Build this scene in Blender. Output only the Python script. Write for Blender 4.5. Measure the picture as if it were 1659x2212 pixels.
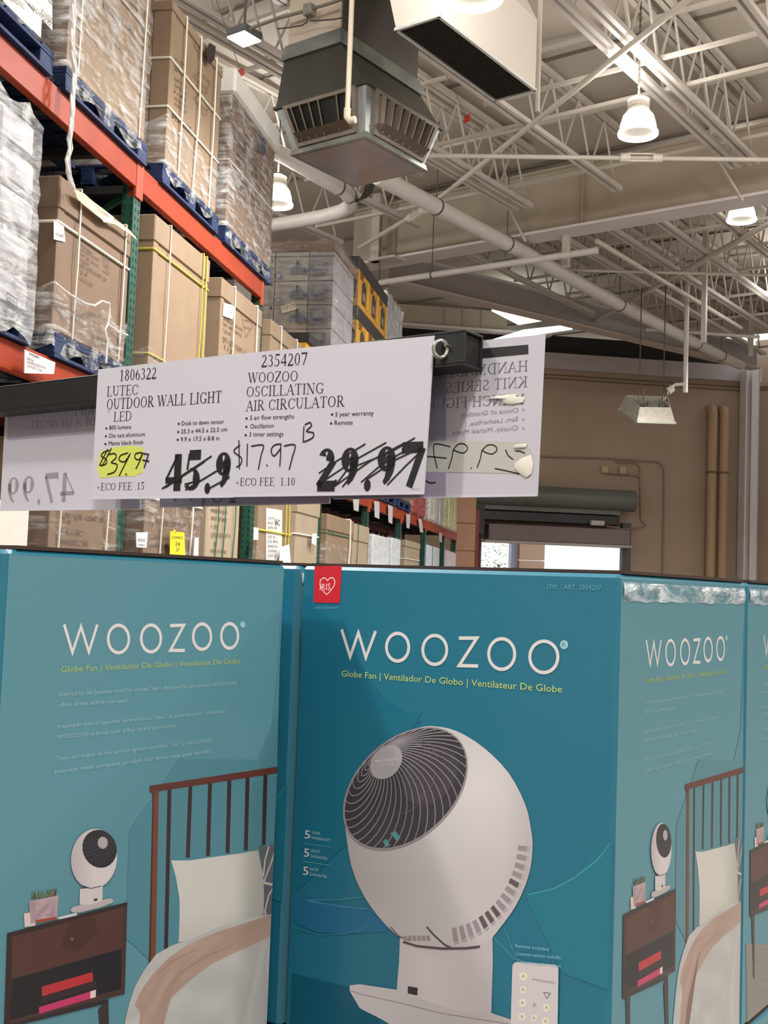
import bpy, math, random
from mathutils import Vector, Matrix
random.seed(7)
for o in list(bpy.data.objects): bpy.data.objects.remove(o)
SC = bpy.context.scene
COL = SC.collection

# ------------------------------------------------------------------ camera
IW, IH, FPX = 1659.0, 2212.0, 2440.0
EYE = Vector((0, 0, 1.6))
PITCH, ROLL = math.radians(3.69), math.radians(2.10)
FW = Vector((0, math.cos(PITCH), math.sin(PITCH)))
_r = Vector((1, 0, 0)); _u = _r.cross(FW)
RT = _r*math.cos(ROLL) + _u*math.sin(ROLL)
UP = _u*math.cos(ROLL) - _r*math.sin(ROLL)
cam = bpy.data.cameras.new('camera'); camo = bpy.data.objects.new('camera', cam); COL.objects.link(camo)
M = Matrix((RT, UP, -FW)).transposed().to_4x4(); M.translation = EYE
camo.matrix_world = M
cam.sensor_fit = 'VERTICAL'; cam.sensor_height = 36.0; cam.lens = FPX/IH*36.0
cam.clip_start = 0.05; cam.clip_end = 500
SC.camera = camo

# ------------------------------------------------------------------ world and exposure
w = bpy.data.worlds.new('world'); SC.world = w; w.use_nodes = True
bg = w.node_tree.nodes['Background']
bg.inputs[0].default_value = (0.93, 0.96, 1.0, 1); bg.inputs[1].default_value = 1.5
SC.view_settings.view_transform = 'Standard'; SC.view_settings.look = 'None'
SC.view_settings.gamma = 1; SC.view_settings.use_curve_mapping = False
SC.view_settings.exposure = 0.15
LAMP_W = 420.0

# ------------------------------------------------------------------ colour and materials
def lin(c):
    o = []
    for v in c[:3]:
        v = v/255.0
        o.append(v/12.92 if v <= .04045 else ((v+.055)/1.055)**2.4)
    return (o[0], o[1], o[2], 1.0)
MATS = {}
def mat(name, rgb, rough=.6, metal=0., var=.08, scale=12., bump=0., bscale=60., emit=0., coat=0., wave=None, trans=0., rgb2=None, spec=.5):
    if name in MATS: return MATS[name]
    m = bpy.data.materials.new(name); m.use_nodes = True
    nt = m.node_tree; N = nt.nodes; L = nt.links
    p = N['Principled BSDF']; c = lin(rgb)
    p.inputs['Roughness'].default_value = rough; p.inputs['Metallic'].default_value = metal
    p.inputs['Coat Weight'].default_value = coat; p.inputs['Specular IOR Level'].default_value = spec
    tc = N.new('ShaderNodeTexCoord')
    if var > 0 or rgb2:
        nz = N.new('ShaderNodeTexNoise'); nz.inputs['Scale'].default_value = scale; nz.inputs['Detail'].default_value = 5
        L.new(tc.outputs['Object'], nz.inputs['Vector'])
        rp = N.new('ShaderNodeValToRGB')
        rp.color_ramp.elements[0].position = .3; rp.color_ramp.elements[1].position = .7
        c2 = lin(rgb2) if rgb2 else tuple(min(1, v*(1+var)) for v in c[:3])+(1,)
        c1 = c if rgb2 else tuple(v*(1-var) for v in c[:3])+(1,)
        rp.color_ramp.elements[0].color = c1; rp.color_ramp.elements[1].color = c2
        L.new(nz.outputs[0], rp.inputs[0]); L.new(rp.outputs[0], p.inputs['Base Color'])
    else:
        p.inputs['Base Color'].default_value = c
    if bump > 0:
        b = N.new('ShaderNodeBump'); b.inputs['Strength'].default_value = bump; b.inputs['Distance'].default_value = .01
        n2 = N.new('ShaderNodeTexNoise'); n2.inputs['Scale'].default_value = bscale; n2.inputs['Detail'].default_value = 3
        L.new(tc.outputs['Object'], n2.inputs['Vector']); L.new(n2.outputs[0], b.inputs['Height']); L.new(b.outputs[0], p.inputs['Normal'])
    if emit > 0:
        p.inputs['Emission Color'].default_value = c; p.inputs['Emission Strength'].default_value = emit
    if trans > 0:
        p.inputs['Transmission Weight'].default_value = trans
    MATS[name] = m; return m
def print_mat(name, rough=.5, coat=0., spec=.5):
    if name in MATS: return MATS[name]
    m = bpy.data.materials.new(name); m.use_nodes = True
    N = m.node_tree.nodes; L = m.node_tree.links; p = N['Principled BSDF']
    a = N.new('ShaderNodeVertexColor'); a.layer_name = 'ink'
    L.new(a.outputs[0], p.inputs['Base Color'])
    p.inputs['Roughness'].default_value = rough; p.inputs['Coat Weight'].default_value = coat
    p.inputs['Specular IOR Level'].default_value = spec; p.inputs['Coat Roughness'].default_value = .25
    MATS[name] = m; return m
def film_mat(name, lo=.5, hi=.72, base=.04, top=.75, tint=(.74, .74, .73), sc=(2.2, 2.2, 17.)):
    if name in MATS: return MATS[name]
    m = bpy.data.materials.new(name); m.use_nodes = True
    N = m.node_tree.nodes; L = m.node_tree.links; p = N['Principled BSDF']; out = N['Material Output']
    tc = N.new('ShaderNodeTexCoord')
    def noise(scale, rot, sc_, det, dist):
        mp = N.new('ShaderNodeMapping'); mp.inputs['Scale'].default_value = sc_; mp.inputs['Rotation'].default_value = rot
        nz = N.new('ShaderNodeTexNoise'); nz.inputs['Scale'].default_value = scale; nz.inputs['Detail'].default_value = det
        nz.inputs['Roughness'].default_value = .62; nz.inputs['Distortion'].default_value = dist
        L.new(tc.outputs['Object'], mp.inputs[0]); L.new(mp.outputs[0], nz.inputs['Vector']); return nz
    n1 = noise(2.2, (.35, .25, 0), sc, 6, .5); n2 = noise(5., (0, 0, 0), (1, 1, 1), 5, 1.2)
    mul = N.new('ShaderNodeMath'); mul.operation = 'MULTIPLY_ADD'; mul.inputs[1].default_value = .55
    h2 = N.new('ShaderNodeMath'); h2.operation = 'MULTIPLY'; h2.inputs[1].default_value = .45
    L.new(n2.outputs[0], h2.inputs[0]); L.new(n1.outputs[0], mul.inputs[0]); L.new(h2.outputs[0], mul.inputs[2])
    mr = N.new('ShaderNodeMapRange'); mr.inputs[1].default_value = lo; mr.inputs[2].default_value = hi
    mr.inputs[3].default_value = base; mr.inputs[4].default_value = top
    L.new(mul.outputs[0], mr.inputs[0])
    b = N.new('ShaderNodeBump'); b.inputs['Strength'].default_value = .9; b.inputs['Distance'].default_value = .03
    L.new(mul.outputs[0], b.inputs['Height']); L.new(b.outputs[0], p.inputs['Normal'])
    p.inputs['Base Color'].default_value = tint+(1,); p.inputs['Roughness'].default_value = .16
    p.inputs['Specular IOR Level'].default_value = .9; p.inputs['Coat Weight'].default_value = .6; p.inputs['Coat Roughness'].default_value = .08
    L.new(b.outputs[0], p.inputs['Coat Normal'])
    tr = N.new('ShaderNodeBsdfTransparent'); mx = N.new('ShaderNodeMixShader')
    L.new(mr.outputs[0], mx.inputs[0]); L.new(tr.outputs[0], mx.inputs[1]); L.new(p.outputs[0], mx.inputs[2]); L.new(mx.outputs[0], out.inputs[0])
    MATS[name] = m; return m

# ------------------------------------------------------------------ frames: local axes of the building, the racks and the far wall
class Frame:
    def __init__(s, yx):                       # yx: compass angle of the local x axis, in degrees from the view direction
        a = math.radians(yx); b = math.radians(yx-90)
        s.X = Vector((math.sin(a), math.cos(a), 0)); s.Y = Vector((math.sin(b), math.cos(b), 0)); s.Z = Vector((0, 0, 1))
        s.rz = math.radians(90-yx)
    def to(s, P): return Vector((P.dot(s.X), P.dot(s.Y), P.z))
    def wd(s, q): return s.X*q[0] + s.Y*q[1] + s.Z*q[2]
    def cut(s, px, py, axis, val):             # where the sight line to a photo point meets a local plane
        d = FW + RT*((px-IW/2)/FPX) - UP*((py-IH/2)/FPX)
        n = (s.X, s.Y, s.Z)[axis]
        t = (val - EYE.dot(n))/d.dot(n)
        return s.to(EYE + d*t)
BD = Frame(126.4)      # x = c (girder direction), y = b (joist direction)
RK = Frame(100.6)      # x = towards the aisle, y = along the rack
WL = Frame(81.4)       # x = along the far wall, y = away
AX = Frame(90)

# ------------------------------------------------------------------ mesh builder
class MB:
    def __init__(s): s.v = []; s.f = []; s.sm = []
    def add(s, vs, fs, smooth=False):
        k = len(s.v); s.v += [Vector(p) for p in vs]; s.f += [tuple(i+k for i in f) for f in fs]; s.sm += [smooth]*len(fs); return s
    def box(s, a, b, bev=0.):
        x0, y0, z0 = (min(a[i], b[i]) for i in range(3)); x1, y1, z1 = (max(a[i], b[i]) for i in range(3))
        if bev <= 0:
            return s.add([(x0,y0,z0),(x1,y0,z0),(x1,y1,z0),(x0,y1,z0),(x0,y0,z1),(x1,y0,z1),(x1,y1,z1),(x0,y1,z1)],
                         [(3,2,1,0),(4,5,6,7),(0,1,5,4),(1,2,6,5),(2,3,7,6),(3,0,4,7)])
        e = bev; vs = []; r1 = [(x0+e,y0),(x1-e,y0),(x1,y0+e),(x1,y1-e),(x1-e,y1),(x0+e,y1),(x0,y1-e),(x0,y0+e)]
        r0 = [(x0+e,y0+e),(x1-e,y0+e),(x1-e,y0+e),(x1-e,y1-e),(x1-e,y1-e),(x0+e,y1-e),(x0+e,y1-e),(x0+e,y0+e)]
        for z, r in ((z0, r0), (z0+e, r1), (z1-e, r1), (z1, r0)): vs += [(x, y, z) for x, y in r]
        fs = [tuple(range(7, -1, -1)), tuple(range(24, 32))]
        for k in range(3):
            for i in range(8):
                j = (i+1) % 8; fs.append((k*8+i, k*8+j, k*8+8+j, k*8+8+i))
        return s.add(vs, fs)
    def rod(s, a, b, r, n=8, r2=None, cap=True):
        a = Vector(a); b = Vector(b); d = (b-a).normalized(); r2 = r if r2 is None else r2
        t = Vector((0,0,1)) if abs(d.z) < .9 else Vector((1,0,0))
        u = d.cross(t).normalized(); v = d.cross(u); vs = []
        for p, q in ((a, r), (b, r2)):
            for i in range(n):
                g = 2*math.pi*(i+.5)/n; vs.append(p + u*math.cos(g)*q + v*math.sin(g)*q)
        fs = [(i, (i+1) % n, n+(i+1) % n, n+i) for i in range(n)]
        s.add(vs, fs, n > 4)
        if cap: s.add(vs, [tuple(range(n-1, -1, -1)), tuple(range(n, 2*n))])
        return s
    def tube(s, pts, r, n=8):
        pts = [Vector(p) for p in pts]; vs = []; u0 = None
        for i, p in enumerate(pts):
            d = (pts[min(i+1, len(pts)-1)] - pts[max(i-1, 0)]).normalized()
            if u0 is None:
                t = Vector((0,0,1)) if abs(d.z) < .9 else Vector((1,0,0)); u0 = d.cross(t).normalized()
            u = (u0 - d*u0.dot(d)).normalized(); u0 = u; v = d.cross(u)
            for k in range(n):
                g = 2*math.pi*(k+.5)/n; vs.append(p + u*math.cos(g)*r + v*math.sin(g)*r)
        fs = [(i*n+k, i*n+(k+1) % n, (i+1)*n+(k+1) % n, (i+1)*n+k) for i in range(len(pts)-1) for k in range(n)]
        s.add(vs, fs, True); m = len(vs)
        return s.add(vs, [tuple(range(n-1, -1, -1)), tuple(range(m-n, m))])
    def lathe(s, c, prof, n=24, smooth=True):
        vs = []; c = Vector(c)
        for r, z in prof:
            for i in range(n):
                g = 2*math.pi*i/n; vs.append(c + Vector((r*math.cos(g), r*math.sin(g), z)))
        fs = [(k*n+i, k*n+(i+1) % n, (k+1)*n+(i+1) % n, (k+1)*n+i) for k in range(len(prof)-1) for i in range(n)]
        return s.add(vs, fs, smooth)
    def hexa(s, lo, hi):
        return s.add(list(lo)+list(hi), [(3,2,1,0),(4,5,6,7),(0,1,5,4),(1,2,6,5),(2,3,7,6),(3,0,4,7)])
    def bar(s, a, b, wd, ht, up=(0,0,1)):      # rectangular bar from a to b
        a = Vector(a); b = Vector(b); d = (b-a).normalized(); u = d.cross(Vector(up)).normalized(); v = u.cross(d)
        q = [u*(-wd/2)+v*(-ht/2), u*(wd/2)+v*(-ht/2), u*(wd/2)+v*(ht/2), u*(-wd/2)+v*(ht/2)]
        return s.hexa([a+k for k in q], [b+k for k in q])
    def mesh(s, name, org=(0,0,0)):
        me = bpy.data.meshes.new(name); o = Vector(org)
        me.from_pydata([tuple(p-o) for p in s.v], [], s.f); me.update()
        me.polygons.foreach_set('use_smooth', s.sm)
        return me
def tag(o, label=None, cat=None, group=None, kind=None):
    if label: o['label'] = label
    if cat: o['category'] = cat
    if group: o['group'] = group
    if kind: o['kind'] = kind
    return o
def place(o, F, org):
    o.location = F.wd(org); o.rotation_euler = (0, 0, F.rz)
class Thing:
    def __init__(s, name, label, cat, F=BD, org=(0,0,0), group=None):
        s.F = F; s.org = Vector(org); s.o = bpy.data.objects.new(name, None); COL.objects.link(s.o)
        s.o.empty_display_size = .1
        place(s.o, F, org); tag(s.o, label, cat, group)
    def part(s, name, mb, m, parent=None, label=None, kind=None, org=None):
        if isinstance(mb, MB):
            me = mb.mesh(name, s.org); me.materials.append(m)
        else: me = mb
        o = bpy.data.objects.new(name, me); COL.objects.link(o); o.parent = parent or s.o
        if org is not None: o.location = Vector(org)
        tag(o, label=label, kind=kind); return o
def single(name, mb, m, label=None, cat=None, F=BD, org=(0,0,0), group=None, kind=None):
    me = mb.mesh(name, org); me.materials.append(m)
    o = bpy.data.objects.new(name, me); COL.objects.link(o); place(o, F, org); return tag(o, label, cat, group, kind)
def copy_thing(root, loc, label=None, drop=()):
    r = root.copy(); COL.objects.link(r); r.location = loc
    if label: r['label'] = label
    for ch in list(root.children):
        if ch.name.split('.')[0] in drop: continue
        c = ch.copy(); COL.objects.link(c); c.parent = r
        for g in list(ch.children):
            d = g.copy(); COL.objects.link(d); d.parent = c
    return r

# ------------------------------------------------------------------ flat print: ink polygons on a plane of a frame
FONTCACHE = {}
def sans(txt):
    if txt in FONTCACHE: return FONTCACHE[txt]
    cu = bpy.data.curves.new('t', 'FONT'); cu.body = txt; cu.resolution_u = 2; cu.size = 1.0
    o = bpy.data.objects.new('t', cu); COL.objects.link(o)
    dg = bpy.context.evaluated_depsgraph_get(); dg.update()
    e = o.evaluated_get(dg); me = e.to_mesh()
    vs = [(v.co.x, v.co.y) for v in me.vertices]; fs = [tuple(p.vertices) for p in me.polygons]
    e.to_mesh_clear(); bpy.data.objects.remove(o); bpy.data.curves.remove(cu)
    if not vs: vs = [(0,0)]
    x0 = min(v[0] for v in vs); x1 = max(v[0] for v in vs)
    FONTCACHE[txt] = ([((x-x0)/(x1-x0+1e-9), y/.7) for x, y in vs], fs, (x1-x0)/.7)   # width 0..1, cap height about 1
    return FONTCACHE[txt]
# serif glyphs made of strokes. L: line x0 y0 x1 y1 weight(1 thick, 0 thin, or value), S: serif x y halfwidth, E: ellipse arc cx cy rx ry a0 a1, D: dot x y r
G = {
'A': (.72, [('L',.10,0,.36,1,0),('L',.36,1,.62,0,1),('L',.2,.36,.5,.36,0),('S',.1,0,.11),('S',.62,0,.13)]),
'B': (.64, [('L',.16,0,.16,1,1),('L',.05,1,.34,1,0),('E',.34,.755,.2,.245,-90,90),('L',.1,.51,.34,.51,0),('E',.34,.255,.25,.255,-90,90),('L',.05,0,.34,0,0)]),
'C': (.68, [('E',.37,.5,.31,.5,38,322),('L',.62,.68,.62,.98,0),('L',.62,.2,.62,.16,0)]),
'D': (.74, [('L',.16,0,.16,1,1),('L',.05,1,.34,1,0),('E',.32,.5,.34,.5,-90,90),('L',.05,0,.34,0,0)]),
'E': (.62, [('L',.16,0,.16,1,1),('L',.05,1,.54,1,0),('L',.54,1,.54,.8,0),('L',.16,.52,.42,.52,0),('L',.42,.63,.42,.41,0),('L',.05,0,.57,0,0),('L',.57,0,.57,.23,0)]),
'F': (.57, [('L',.16,0,.16,1,1),('L',.05,1,.53,1,0),('L',.53,1,.53,.79,0),('L',.16,.52,.42,.52,0),('L',.42,.63,.42,.41,0),('S',.16,0,.13)]),
'G': (.72, [('E',.37,.5,.31,.5,40,300),('L',.62,.7,.62,.98,0),('L',.58,.05,.58,.38,1),('S',.58,.4,.12),('E',.4,.3,.2,.3,270,310)]),
'H': (.74, [('L',.16,0,.16,1,1),('L',.58,0,.58,1,1),('L',.16,.51,.58,.51,0),('S',.16,0,.13),('S',.58,0,.13),('S',.16,1,.13),('S',.58,1,.13)]),
'I': (.34, [('L',.17,0,.17,1,1),('S',.17,0,.13),('S',.17,1,.13)]),
'K': (.74, [('L',.16,0,.16,1,1),('L',.2,.42,.56,1,0),('L',.3,.56,.62,0,1),('S',.16,0,.13),('S',.16,1,.13),('S',.62,0,.12),('S',.55,1,.12)]),
'L': (.6, [('L',.16,0,.16,1,1),('S',.16,1,.13),('L',.05,0,.55,0,0),('L',.55,0,.55,.25,0)]),
'M': (.9, [('L',.15,0,.15,1,0),('L',.15,1,.44,.02,1),('L',.44,.02,.73,1,0),('L',.74,0,.74,1,1),('S',.15,0,.11),('S',.74,0,.13),('S',.12,1,.1),('S',.76,1,.11)]),
'N': (.74, [('L',.14,0,.14,1,0),('L',.14,1,.6,0,1),('L',.6,0,.6,1,0),('S',.14,0,.11),('S',.1,1,.1),('S',.6,1,.11)]),
'O': (.74, [('E',.37,.5,.31,.5,0,360)]),
'R': (.69, [('L',.16,0,.16,1,1),('L',.05,1,.34,1,0),('E',.32,.75,.2,.25,-90,90),('L',.1,.5,.34,.5,0),('L',.3,.5,.58,0,1),('S',.16,0,.13),('S',.6,0,.1)]),
'S': (.55, [('E',.27,.74,.18,.26,40,270),('E',.27,.25,.21,.25,-140,90),('L',.43,.74,.43,.98,0),('L',.07,.02,.07,.28,0)]),
'T': (.64, [('L',.32,0,.32,1,1),('L',.06,1,.58,1,0),('L',.06,1,.06,.78,0),('L',.58,1,.58,.78,0),('S',.32,0,.13)]),
'U': (.74, [('L',.16,.3,.16,1,1),('E',.37,.3,.21,.3,180,360),('L',.58,.3,.58,1,0),('S',.16,1,.13),('S',.58,1,.11)]),
'W': (.96, [('L',.1,1,.31,0,1),('L',.31,0,.49,.95,0),('L',.46,1,.67,0,1),('L',.67,0,.86,1,0),('S',.1,1,.1),('S',.46,1,.1),('S',.86,1,.1)]),
'Z': (.62, [('L',.08,1,.54,1,0),('L',.54,1,.08,0,1),('L',.06,0,.56,0,0),('L',.08,1,.08,.8,0),('L',.56,0,.56,.22,0)]),
'Y': (.7, [('L',.35,0,.35,.45,1),('L',.35,.45,.1,1,1),('L',.35,.45,.6,1,0),('S',.35,0,.13),('S',.1,1,.1),('S',.6,1,.1)]),
'0': (.5, [('E',.25,.5,.19,.5,0,360)]),
'1': (.5, [('L',.26,0,.26,1,1),('L',.1,.86,.26,.98,0),('S',.26,0,.13)]),
'2': (.5, [('E',.24,.74,.17,.26,-20,160),('L',.4,.68,.08,.03,.6),('L',.06,.04,.44,.04,1),('L',.44,.03,.46,.2,0)]),
'3': (.5, [('E',.23,.76,.16,.24,-90,150),('E',.23,.27,.19,.27,-150,90)]),
'4': (.5, [('L',.34,0,.34,1,1),('L',.34,1,.04,.3,0),('L',.03,.29,.46,.29,.5)]),
'5': (.5, [('L',.13,.96,.42,.96,1),('L',.13,1,.09,.56,0),('E',.2,.31,.22,.31,-140,100)]),
'6': (.5, [('E',.26,.3,.19,.3,0,360),('E',.42,.34,.35,.66,115,180)]),
'7': (.5, [('L',.05,.95,.45,.95,1),('L',.44,.94,.2,0,.6),('L',.06,.95,.06,.8,0)]),
'8': (.5, [('E',.25,.76,.15,.24,0,360),('E',.25,.27,.19,.27,0,360)]),
'9': (.5, [('E',.24,.69,.18,.31,0,360),('E',.07,.66,.35,.66,-65,10)]),
'.': (.25, [('D',.12,.05,.07)]), '+': (.6, [('L',.08,.38,.52,.38,0),('L',.3,.14,.3,.62,0)]), ' ': (.3, []),
'^': (.4, [('L',.1,.6,.2,.85,0),('L',.2,.85,.3,.6,0)]), '$': (.5, [('L',.25,-.1,.25,1.1,0)]), '/': (.3, [('L',.02,0,.28,1,0)]),
}
class Ink:
    """flat print on the local plane axis=val of a frame; side is the outward direction (+1/-1)"""
    def __init__(s, F, axis, val, side, lift=.0002, step=.00012):
        s.F, s.axis, s.val, s.side, s.lift, s.step = F, axis, val, side, lift, step
        s.v = []; s.f = []; s.c = []; s.layer = 0; s.lim = None
    def q(s, px, py):
        P = s.F.cut(px, py, s.axis, s.val); return (P[1-s.axis], P[2])
    def poly(s, pts, col):
        k = len(s.v); h = s.val + s.side*(s.lift + s.layer*s.step)
        if s.lim: pts = [(min(max(u, s.lim[0]), s.lim[1]), max(z, s.lim[2])) for u, z in pts]
        for u, z in pts: s.v.append((h, u, z) if s.axis == 0 else (u, h, z))
        s.f.append(tuple(range(k, k+len(pts))))
        s.c.append([col]*len(pts) if not isinstance(col, list) else col)
    def ppoly(s, pts, col): s.poly([s.q(x, y) for x, y in pts], lin(col)); s.layer += 1
    def stroke(s, pts, wd, col, closed=False):       # mitred ribbon without overlaps, pts in plane metres
        c = lin(col) if len(col) == 3 else col
        P_ = [pts[0]]
        for p in pts[1:]:
            if math.hypot(p[0]-P_[-1][0], p[1]-P_[-1][1]) > wd*.12: P_.append(p)
        if len(P_) < 2: P_ = [pts[0], (pts[0][0]+wd*.6, pts[0][1])]
        n = len(P_); h = wd/2
        def un(a, b):
            dx, dy = b[0]-a[0], b[1]-a[1]; l = math.hypot(dx, dy) or 1; return (dx/l, dy/l)
        Lf, Rg = [], []
        for i in range(n):
            d0 = un(P_[i-1], P_[i]) if (i > 0 or closed) else None
            d1 = un(P_[i], P_[(i+1) % n]) if (i < n-1 or closed) else None
            d0 = d0 or d1; d1 = d1 or d0
            mx_, my_ = -(d0[1]+d1[1]), d0[0]+d1[0]; l = math.hypot(mx_, my_)
            if l < .25: mx_, my_, l = -d1[1], d1[0], 1
            mx_, my_ = mx_/l, my_/l; k = h/max(.4, mx_*-d1[1]+my_*d1[0])
            e = h*.5 if (not closed and i in (0, n-1)) else 0
            ex = (-d1[0] if i == 0 else d0[0])*e; ey = (-d1[1] if i == 0 else d0[1])*e
            Lf.append((P_[i][0]+mx_*k+ex, P_[i][1]+my_*k+ey)); Rg.append((P_[i][0]-mx_*k+ex, P_[i][1]-my_*k+ey))
        for i in range(n if closed else n-1):
            j = (i+1) % n; s.poly([Lf[i], Rg[i], Rg[j], Lf[j]], c)
        s.layer += 1
    def pstroke(s, pts, wpx, col, closed=False):
        Q = [s.q(x, y) for x, y in pts]; a = s.q(*pts[0]); b = s.q(pts[0][0], pts[0][1]+10)
        s.stroke(Q, math.hypot(a[0]-b[0], a[1]-b[1])/10*wpx, col, closed)
    def ellipse(s, cx, cy, rx, ry, rot=0, n=32, a0=0, a1=360):   # pixel-space outline
        r = math.radians(rot); out = []
        for i in range(n + (0 if a1-a0 == 360 else 1)):
            g = math.radians(a0 + (a1-a0)*i/n); x = rx*math.cos(g); y = ry*math.sin(g)
            out.append((cx + x*math.cos(r) - y*math.sin(r), cy + x*math.sin(r) + y*math.cos(r)))
        return out
    def shaded(s, outline, centre, colfn, rings=7):   # printed shading inside an outline
        Q = outline; n = len(Q)
        def P(i, t): return (centre[0] + (Q[i % n][0]-centre[0])*t, centre[1] + (Q[i % n][1]-centre[1])*t)
        for k in range(rings):
            t0, t1 = k/rings, (k+1)/rings
            for i in range(n):
                pp = [P(i, t1), P(i+1, t1), P(i+1, t0), P(i, t0)] if k else [P(i, t1), P(i+1, t1), tuple(centre)]
                s.poly([s.q(*p) for p in pp], [lin(colfn(*p)) for p in pp])
        s.layer += 1
    def frame2(s, a, b, cap):
        A = s.q(*a); B = s.q(*b); T = s.q(a[0], a[1]-cap); h = math.hypot(T[0]-A[0], T[1]-A[1])
        return A, (B[0]-A[0], B[1]-A[1]), h
    def text(s, txt, a, b, cap, col):
        A, d, h = s.frame2(a, b, cap); vs, fs, wd = sans(txt); c = lin(col)
        for f in fs: s.poly([(A[0]+vs[i][0]*d[0], A[1]+vs[i][0]*d[1]+vs[i][1]*h) for i in f], c)
        s.layer += 1
    def serif(s, txt, a, b, cap, col, thick=.125, thin=.045, slant=0., ser=True):
        A, d, h = s.frame2(a, b, cap); tot = sum(G[ch][0] for ch in txt); l = math.hypot(*d); sx = l/tot; c = lin(col)
        ex = (d[0]/l, d[1]/l); x = 0
        asp = sx/h
        def T(gx, gy): return (A[0]+ex[0]*(gx+gy*slant)*sx, A[1]+ex[1]*(gx+gy*slant)*sx+gy*h)
        def quad(x0, y0, x1, y1, wd):
            dx, dy = (x1-x0)*asp, y1-y0; L = math.hypot(dx, dy) or 1
            nx, ny = -dy/L*wd/2/asp, dx/L*wd/2
            s.poly([T(x0+nx, y0+ny), T(x0-nx, y0-ny), T(x1-nx, y1-ny), T(x1+nx, y1+ny)], c)
        for ch in txt:
            wdt, st = G[ch]
            for o in st:
                if o[0] == 'L':
                    wd = thin + (thick-thin)*o[5]; quad(x+o[1], o[2], x+o[3], o[4], wd)
                elif o[0] == 'S':
                    if ser: quad(x+o[1]-o[3], abs(o[2]-thin/2), x+o[1]+o[3], abs(o[2]-thin/2), thin)
                elif o[0] == 'D':
                    s.poly([T(x+o[1]+o[3]*math.cos(g*.6283)*max(1, thick/.125)/max(asp, .4)*.7, o[2]+o[3]*math.sin(g*.6283)*max(1, thick/.125)) for g in range(10)], c)
                else:
                    _, cx, cy, rx, ry, a0, a1 = o; n = max(4, int(abs(a1-a0)/22)); pr = None
                    for i in range(n+1):
                        g = math.radians(a0+(a1-a0)*i/n); wd = thin + (thick-thin)*abs(math.cos(g))
                        qx = math.cos(g); qy = math.sin(g)
                        inn = (x+cx+(rx-wd/asp)*qx, cy+(ry-thin-(wd-thin)*.2)*qy); out = (x+cx+rx*qx, cy+ry*qy)
                        if pr: s.poly([T(*pr[1]), T(*out), T(*inn), T(*pr[0])], c)
                        pr = (inn, out)
            x += wdt
        s.layer += 1
    def build(s, name, m, thing=None, parent=None, org=None, label=None):
        o = Vector(org if org is not None else thing.org)
        me = bpy.data.meshes.new(name); me.from_pydata([tuple(Vector(p)-o) for p in s.v], [], s.f); me.update()
        at = me.color_attributes.new('ink', 'FLOAT_COLOR', 'CORNER'); buf = []
        for c in s.c:
            for q in c: buf += list(q)
        at.data.foreach_set('color', buf); me.materials.append(m)
        if thing is None: return me
        return thing.part(name, me, m, parent=parent, label=label)

CARD = [mat('cardboard_warm', (136, 114, 91), .8, var=.07, scale=5, bump=.05), mat('cardboard_dark', (114, 92, 73), .8, var=.07, scale=5, bump=.05),
        mat('cardboard_pale', (162, 145, 122), .8, var=.06, scale=5, bump=.05)]
FILM = film_mat('stretch_film'); FILMM = film_mat('stretch_film_streaked', .46, .66, base=.06, top=.8); FILMH = film_mat('stretch_film_dense', .42, .62, base=.15, top=.8)
STRAP_W = mat('strap_white', (225, 220, 205), .5, var=.03); STRAP_Y = mat('strap_yellow', (200, 185, 70), .5, var=.05)
STRAP_G = mat('strap_green', (60, 110, 80), .5, var=.05)
PAPER = mat('paper_white', (228, 228, 228), .6, var=.02)
BLUE = mat('pallet_blue', (16, 38, 78), .7, var=.3, scale=20, bump=.3)
ORANGE = mat('beam_orange', (148, 54, 26), .5, var=.12, scale=6, spec=.25)
GREEN = mat('upright_green', (28, 74, 58), .4, var=.12)
DARK = mat('dark_void', (22, 20, 19), .9, var=0)
STEELW = mat('painted_steel', (200, 192, 180), .45, var=.06, scale=3)
STEELG = mat('girder_paint', (178, 165, 146), .6, var=.05, scale=1.2)
FLANGE = mat('flange_paint', (222, 212, 210), .55, var=.05, scale=2)
DECK = mat('roof_lining', (192, 182, 168), .7, var=.05, scale=.6, bump=.35, bscale=2.2)
GALV = mat('galvanised_steel', (150, 155, 152), .38, .75, var=.25, scale=5)
GALVD = mat('dark_duct_steel', (82, 82, 78), .35, .7, var=.12, scale=3)
DUCTB = mat('duct_beige', (186, 172, 154), .5, var=.05, scale=3)
PRINT = print_mat('print_ink', .55); GLOSSY = print_mat('print_glossy', .34, .0)
INKB = (24, 22, 24)

# ================================================================== the setting
def struct(name, mb, m, F=BD, org=(0,0,0)): return single(name, mb, m, F=F, org=org, kind='structure')
ZC, ZT, ZDK = 7.2, 8.02, 8.16          # joist bottom chord, joist top chord, roof lining
struct('floor', MB().box((-24,-14,-.2),(12,60,0)), mat('concrete_floor', (128,124,118), .45, var=.08, scale=1.5))
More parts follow.
